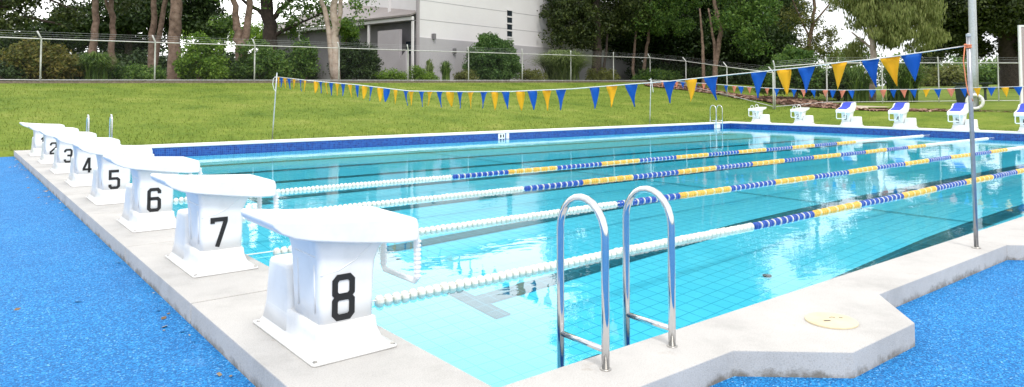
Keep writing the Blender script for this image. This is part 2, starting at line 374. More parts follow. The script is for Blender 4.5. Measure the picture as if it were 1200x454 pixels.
# lane lines with T ends
ll = MB()
def strip(q, x0, x1, y0, y1, nx, ny):
    q.loft([[(x, y, FZ(x, y)+.008) for x in np.linspace(x0, x1, nx)] for y in np.linspace(y0, y1, ny)], cap=False, closed=False)
for k in range(8):
    y = 1.1+2*k
    strip(ll, 2.2, 23.6, y-.125, y+.125, 110, 3)
    strip(ll, 2.02, 2.2, y-.45, y+.45, 3, 8); strip(ll, 23.6, 23.8, y-.45, y+.45, 3, 8)
tag(ll.build('lane_lines', M['linetile']), kind='structure')
jt = MB(); x = 8.9; strip(jt, x, x+.03, 0, PW, 2, 80)
for v_ in range(len(jt.v)): jt.v[v_] = (jt.v[v_][0], jt.v[v_][1], jt.v[v_][2]+.004)
tag(jt.build('floor_joint', M['decal']), kind='structure')
wt = MB(); nx_, ny_ = 2, 2
wt.box(-.012, -.012, -1.0, PL+.012, PW+.012, WZ)
tag(wt.build('water', M['water']), kind='structure')
# a floor drain and a dropped leaf
dr = MB(); P = CAM + ray(899, 319)*((-.60-CAM[2])/ray(899, 319)[2]); dr.lathe([(.0, 0), (.045, 0), (.045, .012), (.0, .02)], (P[0], P[1], FZ(P[0], P[1])+.003), seg=16)
tag(dr.build('floor_drain', M['decal'], origin=(P[0], P[1], FZ(P[0], P[1]))), 'small round dark drain cap on the pool floor in lane eight', 'drain')
# white depth marker tiles on the far wall
for i, (u, lb) in enumerate([(590.5, 'white depth marker tile set in the blue band of the far long wall')]):
    r = ray(u, 157); k = (PW-.01-CAM[1])/r[1]; P = CAM+r*k
    dm = MB(); dm.box(-.24, -.012, -.085, .05, 0, .085); dm.box(.10, -.012, -.085, .22, 0, .085)
    for a, b in ((-.17, -.11), (-.05, .0)): dm.box(a, -.016, -.05, b, -.0125, .05, 1)
    o = dm.build('depth_marker', [M['white'], M['decal']]); o.location = (P[0], PW-.006, -.15); tag(o, lb, 'marker')
dm = MB(); dm.box(-.22, -.012, -.08, .22, 0, .08); o = dm.build('depth_marker', M['white']); o.location = (PL-1.0, PW-.006, -.15)
tag(o, 'blank white marker tile below the far corner ladder', 'marker')

# skimmer lid
def ell(u, v): r = ray(u, v); return CAM + r*((0-CAM[2])/r[2])
ld = MB(); ld.lathe([(0, .0), (.135, .0), (.135, .007), (.128, .012), (0, .014)], (0, 0, 0), seg=48)
ld.box(-.05, -.012, .0135, .05, .012, .0165, 1); ld.box(-.012, .03, .0135, .012, .055, .0165, 1)
o = thing('skimmer_lid', 'round cream skimmer lid set into the octagonal bay of the near coping', 'lid', (1.965, -.45, .001))
ld2 = MB(); ld2.lathe([(0, .0), (.135, .0), (.135, .007), (.128, .012), (0, .014)], (0, 0, 0), seg=48); ld2.build('cover', M['cream'], o, smooth=False)
h = MB(); h.box(-.055, -.035, .0145, -.02, -.022, .0155); h.build('finger_slot', M['timber'], o)
h = MB(); h.tube([(.0, .02, .0142), (.015, .028, .0142), (.032, .02, .0142)], .0018, 6); h.build('moulded_mark', M['timber'], o)
h = MB(); h.tube([(.055, .02, .0140), (.07, .01, .0140)], .0018, 6); h.build('moulded_mark', M['timber'], o)
o.rotation_euler = (0, 0, -.6)

# hairline crack and stain beside the ladder
# ------------------------------------------------------------------ starting blocks
def rrect(x0, x1, y0, y1, z, r=.03, n=4):
    r = min(r, (x1-x0)/2.01, (y1-y0)/2.01); out = []
    for cx, cy, a0 in ((x1-r, y1-r, 0), (x0+r, y1-r, 90), (x0+r, y0+r, 180), (x1-r, y0+r, 270)):
        for i in range(n+1):
            a = math.radians(a0+90*i/n); out.append((cx+r*math.cos(a), cy+r*math.sin(a), z))
    return out
DIG = {  # strokes on a 1 x 2 grid: (points, closed)
 '1': [([(.3, 1.62), (.62, 2), (.62, 0)], False)],
 '2': [([(0, 1.55), (0, 1.8), (.2, 2), (.8, 2), (1, 1.8), (1, 1.25), (0, .35), (0, 0), (1, 0)], False)],
 '3': [([(0, 1.6), (0, 1.82), (.18, 2), (.82, 2), (1, 1.82), (1, 1.22), (.82, 1.05), (.35, 1.05)], False), ([(.82, 1.05), (1, .86), (1, .18), (.82, 0), (.18, 0), (0, .18), (0, .42)], False)],
 '4': [([(.72, 0), (.72, 2), (.6, 2), (0, .62), (0, .48), (1.05, .48)], False)],
 '5': [([(1, 2), (0, 2), (0, 1.12), (.8, 1.12), (1, .94), (1, .18), (.82, 0), (.18, 0), (0, .18), (0, .42)], False)],
 '6': [([(1, 1.6), (1, 1.82), (.82, 2), (.18, 2), (0, 1.82), (0, .18), (.18, 0), (.82, 0), (1, .18), (1, .95), (.82, 1.12), (.02, 1.12)], False)],
 '7': [([(0, 1.72), (0, 2), (1, 2), (1, 1.85), (.38, 0)], False)],
 '8': [([(.18, 1.04), (0, 1.22), (0, 1.82), (.18, 2), (.82, 2), (1, 1.82), (1, 1.22), (.82, 1.04)], True), ([(.16, 1.0), (0, .84), (0, .18), (.18, 0), (.82, 0), (1, .18), (1, .84), (.84, 1.0)], True)]}
def digit(mb, ch, place, w, h, t):
    """place(a, b, lift) -> 3-D point; strokes as mitred ribbons with a little thickness"""
    for si, (pts, closed) in enumerate(DIG[ch]):
        P = [np.array((a*w, b*h/2)) for a, b in pts]; n = len(P); L = []; Rr = []
        for i in range(n):
            if closed: a, b = P[i]-P[i-1], P[(i+1) % n]-P[i]
            else: a = P[i]-P[i-1] if i > 0 else P[1]-P[0]; b = P[i+1]-P[i] if i < n-1 else P[-1]-P[-2]
            a /= np.linalg.norm(a); b /= np.linalg.norm(b); na = np.array((-a[1], a[0])); nb = np.array((-b[1], b[0]))
            q = na+nb; q /= np.linalg.norm(q); k = min(1.6, 1/max(.3, q@na)); L.append(P[i]+q*t/2*k); Rr.append(P[i]-q*t/2*k)
        lf = .0022+si*.0006; rings = []
        for i in range(n): rings.append([place(*L[i], 0), place(*Rr[i], 0), place(*Rr[i], lf), place(*L[i], lf)])
        if closed: rings.append(rings[0])
        mb.loft(rings, cap=not closed)
def block(num, kind='near'):
    """origin on the coping below the pedestal's middle; +x is the pool side"""
    root = thing('starting_block', 'x', 'starting block', group='numbered white starting blocks' if kind == 'near' else 'starting blocks at the far end')
    # local frame: x as measured minus 0; y minus 1.1
    Y = lambda y: y-1.1
    b = MB()   # flared skirt base with flange
    b.loft([rrect(-.52, -.08, Y(.686), Y(1.508), z, .02) for z in (0.001, .012)] +
           [rrect(-.495, -.105, Y(.72), Y(1.49), .016, .03), rrect(-.478, -.135, Y(.738), Y(1.475), .05, .03), rrect(-.470, -.155, Y(.748), Y(1.466), .10, .03), rrect(-.466, -.160, Y(.752), Y(1.462), .145, .03), rrect(-.455, -.172, Y(.762), Y(1.452), .152, .03)])
    base = b.build('base', M['grp'], root, smooth=True)
    for x, y in ((-.50, .71), (-.50, 1.46), (-.10, .71), (-.10, 1.46)):
        bo = MB(); bo.lathe([(0, 0), (.013, 0), (.012, .006), (0, .008)], (x, Y(y), .0125), seg=8); bo.build('anchor_bolt', M['bolt'], base)
    p = MB()   # pedestal column, flaring into the platform
    for_z = [(.150, -.450, -.172, .770, 1.075), (.25, -.455, -.168, .769, 1.077), (.36, -.460, -.166, .768, 1.080), (.43, -.463, -.158, .767, 1.085), (.48, -.468, -.135, .766, 1.09), (.53, -.478, -.09, .764, 1.10), (.575, -.49, -.05, .762, 1.11)]
    p.loft([rrect(a, b_, Y(c), Y(d+.03), z, .028, 5) for z, a, b_, c, d in for_z])
    ped = p.build('pedestal', M['grp'], root, smooth=True)
    q = MB()   # moulded swage on the numbered face and the panel on the rear face
    q.tube([(-.45, Y(.7705), .385), (-.36, Y(.7685), .40), (-.27, Y(.767), .44), (-.21, Y(.7665), .49), (-.15, Y(.766), .535)], .0035, 6)
    for a, c in (((-.4665, .80, .47), (-.4665, 1.04, .47)), ((-.462, .82, .43), (-.457, .82, .20)), ((-.462, 1.02, .43), (-.457, 1.02, .20))):
        q.tube([(a[0], Y(a[1]), a[2]), (c[0], Y(c[1]), c[2])], .004, 6)
    q.build('moulded_rib', M['grp'], ped, smooth=True)
    st = MB()  # rear step tower beside the pedestal
    st.loft([rrect(-.482, -.14, Y(1.10), Y(1.478), .04, .03), rrect(-.468, -.155, Y(1.115), Y(1.467), .12, .03), rrect(-.462, -.16, Y(1.14), Y(1.462), .22, .03), rrect(-.456, -.165, Y(1.17), Y(1.456), .335, .03), rrect(-.450, -.17, Y(1.175), Y(1.45), .355, .03), rrect(-.435, -.185, Y(1.19), Y(1.435), .362, .03)])
    st.build('step', M['grp'], root, smooth=True)
    # platform: side profile extruded across
    if kind in ('near', 'hoop'):
        prof = [(-.705, .668), (-.69, .680), (-.64, .672), (-.5, .655), (-.3, .640), (.0, .624), (.035, .610), (.045, .58), (.045, .512), (.03, .50), (-.08, .502), (-.3, .53), (-.50, .562), (-.60, .585), (-.665, .615), (-.70, .645)]
    else:
        prof = [(-.62, .90), (-.59, .925), (-.36, .90), (-.20, .74), (.12, .64), (.16, .62), (.165, .52), (.14, .50), (-.08, .502), (-.3, .54), (-.5, .58), (-.58, .70), (-.62, .80)]
    pl = MB(); y0, y1 = Y(.70), Y(1.16)
    pl.loft([[(x, y, z) for x, z in prof] for y in (y0, y1)])
    if kind == 'near' or kind == 'hoop':
        pass
    plat = pl.build('platform', M['grp'], root, bevel=.014, segs=3)
    if kind in ('near', 'hoop'):
        gr = MB()
        for x in (-.64, -.56): gr.tube([(x, y0+.03, .6715), (x, y1-.03, .6715)] if x < -.6 else [(x, y0+.03, .6625), (x, y1-.03, .6625)], .004, 6)
        gr.build('grip_rib', M['grp'], plat)
    if kind == 'pad':
        pd = MB(); pd.loft([[(x, y, z) for x, z in ((-.575, .928), (-.375, .905), (-.375, .912), (-.575, .937))] for y in (y0+.06, y1-.06)])
        pd.loft([[(x, y, z) for x, z in ((-.345, .89), (-.205, .75), (.10, .65), (.10, .66), (-.203, .762), (-.34, .902))] for y in (y0+.06, y1-.06)])
        pd.build('grip_pad', M['pad'], plat)
    # backstroke grips: two uprights and a bottom bar hung at the pool end
    gx = .055 if kind != 'pad' else .175
    gp = MB(); ya, yb = Y(.75), Y(1.11)
    pth = [(gx-.03, ya, .545), (gx, ya, .53), (gx+.008, ya, .42), (gx+.008, ya, .30), (gx+.006, ya+.02, .28), (gx+.006, yb-.02, .28), (gx+.008, yb, .30), (gx+.008, yb, .42), (gx, yb, .53), (gx-.03, yb, .545)]
    gp.tube(pth, .017, 8)
    for y in (ya, yb):
        for z in np.arange(.31, .5, .022): gp.lathe([(.0, -.004), (.021, -.004), (.021, .004), (0, .004)], (gx+.008, y, z), seg=8)
    gp.build('backstroke_grip', M['grp'], root, smooth=False)
    if kind == 'hoop':
        for xx in (-.05, -.42):
            hp = MB(); zt = .64 - (xx+.05)*.11
            hp.tube([(xx, y0+.06, zt), (xx, y0+.08, zt+.08), (xx, y0+.14, zt+.12), (xx, y0+.20, zt+.08), (xx, y0+.22, zt)], .013, 8)
            hp.build('side_handle', M['grp'], root, smooth=True)
    # the number: on the side face for the near row, on the pool face for the far row
    d = MB()
    if num and kind == 'near':
        tilt = lambda z: .7685-(z-.15)*.012-.0
        digit(d, num, lambda a, b_, l: (-.38+a, Y(tilt(.175+b_))-.0008-l, .175+b_), .088, .19, .029)
        d.build('number_%s' % {'1':'one','2':'two','3':'three','4':'four','5':'five','6':'six','7':'seven','8':'eight'}[num], M['decal'], root)
    elif num:
        digit(d, num, lambda a, b_, l: (-.165+l+.0025, Y(.88)+a, .24+b_), .09, .17, .026)
        d.build('number_%s' % {'1':'one','2':'two','3':'three','4':'four','5':'five','6':'six'}[num], M['decal'], root)
    return root
near_lab = {8: 'nearest white starting block, number 8 in black, by the near pool corner', 7: 'white starting block with black number 7, second nearest in the row',
 6: 'white starting block bearing number 6, behind block 7', 5: 'white starting block bearing number 5, between blocks 6 and 4',
 4: 'white starting block with an open black number 4 on its side', 3: 'white starting block with black number 3, partly behind block 4',
 2: 'white starting block with number 2 half hidden by block 3', 1: 'farthest white starting block of the left row, number 1, by the lawn'}
for n in range(8, 0, -1):
    b = block(str(n)); b.location = (0, 1.1+2*(8-n), .001); b['label'] = near_lab[n]
far_lab = {1: 'white starting block with hoop handles nearest the far corner ladder', 2: 'second hoop-handled white block from the far corner, number 2',
 3: 'blue-topped starting block next to the hoop-handled pair', 4: 'blue-topped starting block in front of the strappy bushes',
 5: 'blue-topped starting block in front of the life ring, behind the steel pole', 6: 'blue-topped starting block cut by the right edge of the photo'}
for n in range(1, 7):
    b = block(str(n), 'hoop' if n < 3 else 'pad'); b.rotation_euler = (0, 0, PI); b.location = (PL+.07, 1.1+2*(8-n), .014); b['label'] = far_lab[n]

# ------------------------------------------------------------------ ladders
def ladder(loc, rz, label, dx=.47):
    """origin midway between the rails at the wall line; -y is the deck"""
    root = thing('pool_ladder', label, 'ladder', loc, 'pool ladders', rz)
    r = .0185
    for x in (-dx/2, dx/2):
        pts = [(x, -.15, 0), (x, -.15, .3), (x, -.15, .59)]
        for i in range(1, 12):
            a = PI*i/12; pts.append((x, -.15*math.cos(a), .59+.165*math.sin(a)))
        pts += [(x, .15, .59), (x, .15, .2), (x, .15, -.5)]
        a = MB(); a.tube(pts, r, 16); rail = a.build('rail', M['steel'], root, smooth=True)
        a = MB(); a.tube([(x, -.15, .085), (x, .15, .085)], .0135, 10); a.build('cross_bar', M['steel'], rail, smooth=True)
        a = MB(); a.lathe([(0, 0), (.026, 0), (.026, .003), (.020, .006), (0, .006)], (x, -.15, .0005), seg=20); a.build('floor_flange', M['bolt'], rail, smooth=True)
    for z in (-.40, -.50):
        a = MB(); a.box(-dx/2+.015, .11, z-.012, dx/2-.015, .19, z+.012); a.build('tread', M['steel'], root, bevel=.004)
    return root
ladder((.745, 0, 0), 0, 'polished steel ladder with two hooped rails on the near coping')
ladder((.91, PW, .012), PI, 'steel ladder rails behind the starting blocks on the left far side')
ladder((24.75, PW, .012), PI, 'steel ladder at the far corner of the pool')

# ------------------------------------------------------------------ lane ropes
def lane_rope(y, label, seed):
    root = thing('lane_rope', label, 'lane rope', (0, y, WZ), 'floating lane ropes')
    a = MB(); a.tube([(x, 0, .02) for x in np.linspace(0.006, PL-.006, 30)], .006, 6); a.build('cable', M['rope'], root)
    secs = [('white', .55, 5.2)]; x = 5.2; c = 'blue'
    while x < 20.2: secs.append((c, x, x+1.25)); x += 1.25; c = 'yellow' if c == 'blue' else 'blue'
    secs.append(('white', x, PL-.55)); rr = random.Random(seed)
    ph = rr.random()*6
    wob = lambda x: (.018*math.sin(x*.55+ph)+.01*math.sin(x*1.7+ph*2))*min(1, x/3, (PL-x)/3)
    for c, x0, x1 in secs:
        m_ = MB(); x = x0+.02; i = 0
        while x < x1-.02:
            R = (.044 if c == 'white' else .042)*rr.uniform(.96, 1.04); yy, zz = wob(x), .006+rr.uniform(-.003, .003)
            mi = 1 if (c == 'blue' and i % 3 == 2) or (c == 'yellow' and i % 4 == 3) else 0
            k = (.029 if c == 'white' else .0225) if not mi else .011; seg = 12; R2 = R*(.97 if mi else 1)
            m_.lathe([(.012, -k), (R2*.62, -k*.92), (R2*.95, -k*.5), (R2, 0), (R2*.95, k*.5), (R2*.62, k*.92), (.012, k)], (x, yy, zz), 'x', seg, mi)
            x += (.068 if c == 'white' else .052) if not (c == 'blue' and i % 3 in (1, 2)) else .038; i += 1
        mats = {'white': [M['f_white']], 'blue': [M['f_blue'], M['f_white']], 'yellow': [M['f_yell'], M['f_cream']]}[c]
        m_.build(c+'_floats', mats, root)
    return root
for y, lb, s in ((2.1, 'nearest lane rope, of white, blue and yellow floats, passing behind the steel ladder', 1), (4.1, 'second nearest lane rope, ending between blocks 7 and 6', 2),
                 (6.1, 'third lane rope from the front, between lanes six and five', 3), (8.1, 'farthest lane rope, beyond the other three', 4)):
    lane_rope(y, lb, s)

# ------------------------------------------------------------------ pennant lines and their poles
NEAR = [('Y',16.64,1.72),('B',16.37,1.71),('Y',16.1,1.69),('B',15.77,1.67),('Y',15.39,1.65),('B',14.96,1.63),('Y',14.66,1.61),('Y',13.93,1.57),('B',13.6,1.55),('Y',13.29,1.54),('B',12.96,1.52),('Y',12.62,1.5),('B',12.28,1.49),('Y',11.94,1.47),('B',11.59,1.45),('Y',11.2,1.43),('B',10.88,1.41),('Y',10.48,1.39),('B',10.18,1.37),('Y',9.82,1.35),('B',9.38,1.32),('Y',9.16,1.31),('B',8.78,1.31),('Y',8.47,1.3),('B',8.13,1.3),('Y',7.8,1.29),('B',7.47,1.29),('Y',7.15,1.29),('B',6.76,1.29),('Y',6.48,1.29),('B',6.18,1.29),('Y',5.81,1.29),('B',5.52,1.3),('Y',5.17,1.31),('B',4.86,1.32),('B',4.2,1.34),('Y',3.87,1.35),('B',3.53,1.37),('B',2.91,1.4),('Y',2.61,1.42),('B',2.33,1.44),('B',1.72,1.48),('Y',1.44,1.5),('B',1.19,1.51),('Y',.86,1.535),('B',.565,1.56),('Y',.39,1.58),('B',.215,1.6)]
FAR = [('S',16.34,1.82),('S',15.6,1.77),('B',15.3,1.75),('B',14.69,1.7),('S',14.29,1.68),('B',13.3,1.6),('S',12.94,1.57),('B',12.67,1.55),('S',12.31,1.52),('S',11.6,1.48),('B',11.21,1.46),('B',10.56,1.43),('S',10.21,1.41),('B',9.88,1.41),('S',9.46,1.4),('B',9.2,1.4),('S',8.87,1.39),('B',8.59,1.39),('B',7.92,1.4),('S',7.6,1.4),('B',7.29,1.4),('S',6.98,1.4),('B',6.71,1.4),('Y',6.34,1.41),('B',6.03,1.41),('S',5.68,1.42),('B',5.34,1.43),('Y',5.01,1.44),('B',4.65,1.45),('Y',4.33,1.45),('B',4.03,1.46),('S',3.7,1.47),('B',3.35,1.49),('Y',3.0,1.51),('B',2.6,1.54),('Y',2.2,1.57)]
NSTR = [(16.92,1.74),(14.37,1.59),(11.5,1.45),(9.23,1.31),(7.21,1.29),(6.01,1.29),(4.66,1.32),(3.81,1.36),(2.91,1.4),(2.03,1.46),(1.24,1.51),(.8,1.55),(.57,1.56),(.37,1.58),(.08,1.61),(-.24,1.645)]
def bunting(label, xf, string, flags, fw, fh, names):
    root = thing('pennant_line', label, 'bunting', (xf(8), 8, 0), 'backstroke pennant lines'); ox = xf(8)
    a = MB(); a.tube([(xf(y)-ox, y-8, z) for y, z in string], [.0048+.0035*cl(0, 9, y) for y, z in string], 8); a.build('line', M['rope'], root, smooth=True)
    sy = np.array([p[0] for p in string])[::-1]; sz = np.array([p[1] for p in string])[::-1]
    rr = random.Random(3)
    for c, y, z in flags:
        gs = 1+.22*cl(.5, 5, y)*(fw < .2); w = fw*gs*rr.uniform(.92, 1.08); h = fh*(1+(gs-1)*.6)*rr.uniform(.93, 1.05); z = float(np.interp(y, sy, sz))
        mb_ = MB(); nr = 7; tw = rr.uniform(-1.0, 1.0); lean = rr.uniform(-.05, .03); out = rr.uniform(-.05, .05)
        vs = []; fs = []
        for i in range(nr+1):
            t_ = i/nr
            for s_ in (-1, -.33, .33, 1):
                ww = w/2*(1-t_*.985)*s_; zz = z-.004-h*t_; bend = .025*math.sin(s_*2.2+tw*3)*(1-t_*.6)+out*t_*t_
                if t_ == 0: bend *= .2
                dz = float(np.interp(y+ww, sy, sz))-z if i == 0 else (float(np.interp(y+ww, sy, sz))-z)*(1-t_)
                an = tw*t_*.8
                vs.append((xf(y)-ox+bend+math.sin(an)*ww, y-8+math.cos(an)*ww+lean*t_, zz+dz))
        for i in range(nr):
            for j in range(3): k = i*4+j; fs.append((k, k+1, k+5, k+4))
        mb_.add(vs, fs); nm, mt = names[c]
        o = mb_.build(nm, M[mt], root, smooth=True); md = o.modifiers.new('cloth', 'SOLIDIFY'); md.thickness = .0015
    return root
nm = {'Y': ('yellow_pennant', 'p_yellow'), 'B': ('blue_pennant', 'p_blue'), 'S': ('salmon_pennant', 'p_salmon')}
bunting('near line of large yellow and blue pennants sagging across the pool', lambda y: 4.7+.5*(y+.26)/17.36, NSTR, NEAR, .165, .25, nm)
fs_ = [(y, z) for c, y, z in FAR]; FSTR = [(16.95, 1.85)]+[(y, z) for y, z in fs_ if True]+[(1, 1.66), (-.3, 1.78)]
bunting('far line of small salmon, blue and yellow pennants over the far lanes', lambda y: 21., FSTR, FAR, .21, .27, nm)
# poles
def pole(name, base, top, r, mat, label, cat, cap=True):
    root = thing(name, label, cat, base); b = np.array(top)-np.array(base)
    a = MB(); a.tube([(0, 0, 0), tuple(b*.33), tuple(b*.66), tuple(b)], r, 16); o = a.build('post', mat, root, smooth=False)
    o.data.polygons.foreach_set('use_smooth', [len(p.vertices) == 4 for p in o.data.polygons])
    a = MB(); a.lathe([(0, 0), (r*2, 0), (r*2, .006), (r*1.3, .012), (0, .012)], (0, 0, .0005), seg=20); a.build('socket', M['bolt'], root, smooth=True)
    if cap: a = MB(); a.lathe([(0, 0), (r*1.08, 0), (r*1.08, .02), (0, .03)], tuple(b+np.array((0, 0, .001))), seg=16); a.build('cap', M['galv'], root)
    return root, b
P1, b1 = pole('pennant_pole', (4.69, -.26, 0), (4.69-.021, -.26+.012, 1.715), .0165, M['galvd'], 'thin leaning stainless pole on the near coping holding the pennant line', 'pole')
a = MB(); tp = b1*.955
a.tube([tuple(tp+np.array((-.03, .02, .01))), tuple(tp+np.array((.03, .0, .015)))], .008, 8)
for k in range(2): a.lathe([(.016, -.007), (.022, -.005), (.022, .005), (.016, .007)], tuple(tp+np.array((0, 0, -.01+k*.016))), seg=14)
a.tube([tuple(tp+np.array((-.024, .02, 0))), tuple(tp+np.array((-.035, .03, -.12))), tuple(tp+np.array((-.022, .018, -.3))), tuple(tp+np.array((-.012, .01, -.38))), tuple(tp+np.array((.0, -.022, -.45)))], .0045, 6)
a.build('orange_tie', M['orange'], P1, smooth=True)
P2, b2 = pole('pennant_pole', (5.21, 17.1, 0), (5.26, 16.94, 1.82), .017, M['galv'], 'slim grey pole on the lawn at the left end of the pennant line', 'pole')
a = MB(); tp = b2*.96; a.tube([tuple(tp), tuple(tp+np.array((-.09, 0, -.06))), tuple(tp+np.array((-.11, 0, -.22))), tuple(tp+np.array((-.07, 0, -.36))), tuple(tp+np.array((-.02, 0, -.42)))], .008, 6); a.build('cord', M['rope'], P2)
P3, b3 = pole('pennant_pole', (21.05, 17.05, 0), (21.05, 16.97, 1.9), .019, M['galv'], 'slim pole behind the pool where the small far pennants begin', 'pole')
a = MB(); tp = b3*.97; a.tube([tuple(tp+np.array((-.12, 0, .03))), tuple(tp+np.array((.05, 0, .0))), tuple(tp+np.array((.05, -.02, -.15))), tuple(tp+np.array((.12, -.02, -.5)))], .014, 6); a.build('cord', M['rope'], P3)
pole('pennant_pole', (21.05, -.26, 0), (21.05, -.26, 1.82), .024, M['galv'], 'slim pole on the near coping at the far right end of the small pennants', 'pole')

# ------------------------------------------------------------------ light pole, life ring, bin, table
lp = G(1142.5, 133); LPX, LPY, LPZ = lp
r_ = ray(1140, 0); sc = np.linalg.norm((lp-CAM)[:2])/np.linalg.norm(r_[:2])
root = thing('light_pole', 'thick galvanised light pole standing on the lawn behind the far blocks', 'light pole', lp)
a = MB(); a.tube([(0, 0, -.1), (0, 0, 2), (0, 0, 5), (0, 0, 9)], [.17, .165, .15, .12], 18); a.build('shaft', M['galv'], root, smooth=True)
a = MB(); a.box(-.25, -.25, -.05, .25, .25, .05); a.build('footing', M['conc'], root)
a = MB(); a.tube([(0, 0, 9), (-.4, -.3, 9.3), (-1.2, -.9, 9.4)], .05, 8); a.build('lamp_arm', M['galv'], root)
a = MB(); a.box(-1.5, -1.2, 9.34, -1.0, -.8, 9.46); a.build('lamp_head', M['galv'], root, bevel=.03)
# life ring hangs on the camera side of the pole
d2 = np.array([CAM[0]-LPX, CAM[1]-LPY]); d2 /= np.linalg.norm(d2); az = math.atan2(d2[1], d2[0])
root = thing('life_ring', 'white life ring hanging low on the light pole', 'life ring', (LPX+d2[0]*.25+.10*d2[1]*-1, LPY+d2[1]*.25, LPZ+.50), rz=az)
a = MB(); n_ = 36; rings = []
for i in range(n_+1):
    t_ = 2*PI*i/n_; c_ = np.array((0, .29*math.cos(t_), .29*math.sin(t_))); rad = np.array((0, math.cos(t_), math.sin(t_)))
    rings.append([c_+.065*(math.cos(2*PI*j/12)*rad+math.sin(2*PI*j/12)*np.array((1, 0, 0))) for j in range(12)])
a.loft(rings, cap=False); a.build('ring', M['white'], root, smooth=True)
for k in range(4):
    t_ = PI/4+k*PI/2; a = MB(); rg = []
    for i in range(5):
        q = t_-.14+.07*i; c_ = np.array((0, .29*math.cos(q), .29*math.sin(q))); rad = np.array((0, math.cos(q), math.sin(q)))
        rg.append([c_+.069*(math.cos(2*PI*j/12)*rad+math.sin(2*PI*j/12)*np.array((1, 0, 0))) for j in range(12)])
    a.loft(rg); a.build('band', M['rope'], root, smooth=True)
a = MB(); a.tube([(0, .0, .33), (-.1, 0, .42)], .01, 6); a.build('hanging_strap', M['rope'], root)

bp_ = G(1130, 124); root = thing('rubbish_bin', 'dark green bin on the grass behind the life ring', 'bin', bp_)
a = MB(); a.loft([rrect(-.24, .24, -.26, .26, 0.03, .05), rrect(-.29, .29, -.33, .33, .9, .05)]); a.build('bin_body', M['dark'], root)
a = MB(); a.loft([rrect(-.31, .31, -.35, .35, .9, .06), rrect(-.31, .31, -.35, .35, .93, .06), rrect(-.2, .2, -.3, .3, 1.0, .06)]); a.build('bin_lid', M['dark'], root)
a = MB(); a.lathe([(0, -.3), (.09, -.3), (.09, .3), (0, .3)], (.2, 0, .09), 'y', 14); a.build('wheel', M['decal'], root)
tpz = G(1140, 118); root = thing('park_table', 'dark park table with a wide flat top beyond the light pole', 'table', tpz, rz=az+PI/2)
a = MB(); a.box(-.95, -.42, .95, .95, .42, 1.02); a.build('table_top', M['dark'], root, bevel=.01)
for s in (-.6, .6): a = MB(); a.loft([rrect(s-.07, s+.07, -.2, .2, 0, .03), rrect(s-.06, s+.06, -.1, .1, .6, .03), rrect(s-.2, s+.2, -.3, .3, .949, .03)]); a.build('leg', M['dark'], root)

# ------------------------------------------------------------------ fences
def fence(pts, label, H=1.85, post_pts=None):
    """pts: ground points of the posts"""
    o0 = pts[0]; root = thing('chain_link_fence', label, 'fence', o0, 'chain link fences'); L = [np.array(p)-np.array(o0) for p in pts]
    up = np.array((0, 0, 1.))
    for i, p in enumerate(L):
        dirv = (L[min(i+1, len(L)-1)]-L[max(i-1, 0)])[:2]; dirv /= np.linalg.norm(dirv); nrm = np.array((-dirv[1], dirv[0], 0)); nrm3 = np.array((-nrm[0], -nrm[1], 0))
        q = MB(); q.tube([p-up*.1, p+up*1.0, p+up*(H+.02), p+up*(H+.30)+nrm3*.16+np.array((dirv[0], dirv[1], 0))*-.16], .034, 10); q.build('post', M['galv2'], root, smooth=True)
    q = MB(); q.tube([p+up*H for p in L], .024, 8); q.build('top_rail', M['galv2'], root, smooth=True)
    q = MB(); q.tube([p+up*.12 for p in L], .018, 8); q.build('bottom_rail', M['galv2'], root, smooth=True)
    for k, (hh, off) in enumerate(((.1, .05), (.19, .10), (.28, .15))):
        q = MB(); q.tube([p+up*(H+hh)+np.array((0, -off, 0)) for p in L], .0032, 5); q.build('barbed_wire', M['galv'], root)
    me = bpy.data.meshes.new('wire_mesh'); vs = []; fs = []; uv = []; s_ = 0
    for i, p in enumerate(L):
        if i: s_ += np.linalg.norm(L[i]-L[i-1])
        vs += [tuple(p+up*.13), tuple(p+up*(H-.01))]; uv += [(s_, 0), (s_, H)]
    for i in range(len(L)-1): fs.append((2*i, 2*i+2, 2*i+3, 2*i+1))
    me.from_pydata(vs, [], fs); ul = me.uv_layers.new(name='UV')
    for lp_ in me.loops: ul.data[lp_.index].uv = uv[lp_.vertex_index]
    me.materials.append(M['wire']); o = bpy.data.objects.new('wire_mesh', me); C.objects.link(o); o.parent = root
    return root
def onfence(u, y): r = ray(u, 100); k = (y-CAM[1])/r[1]; P = CAM+r*k; return (P[0], y, g(P[0], y)-.0)
us1 = [-95, 47, 181, 298, 397, 478, 549, 612, 669, 719, 762, 804]
F1 = []
for u in us1:
    yy = 33. if u < 650 else 33-.0*(u-650)
    F1.append(onfence(u, yy))
# the fence bends towards the pool on the right
for u, d in ((852, 44), (906, 36)):
    P = W(u, 100, d); F1.append((P[0], P[1], g(P[0], P[1])))
F1[-3] = (lambda P: (P[0], P[1], g(P[0], P[1])))(W(804, 100, 50))
fence(F1, 'long chain link fence along the top of the grass bank, with angled post tops')
F2 = [F1[-1]]
for u, d in ((969, 36.5), (1034, 37), (1100, 37.5), (1170, 38), (1250, 38.5), (1330, 39)):
    P = W(u, 100, d); F2.append((P[0], P[1], g(P[0], P[1])))
F2[0] = (F2[0][0]+.07, F2[0][1]-.05, F2[0][2])
fence(F2, 'chain link fence behind the far starting blocks and mulch bed', H=2.15)
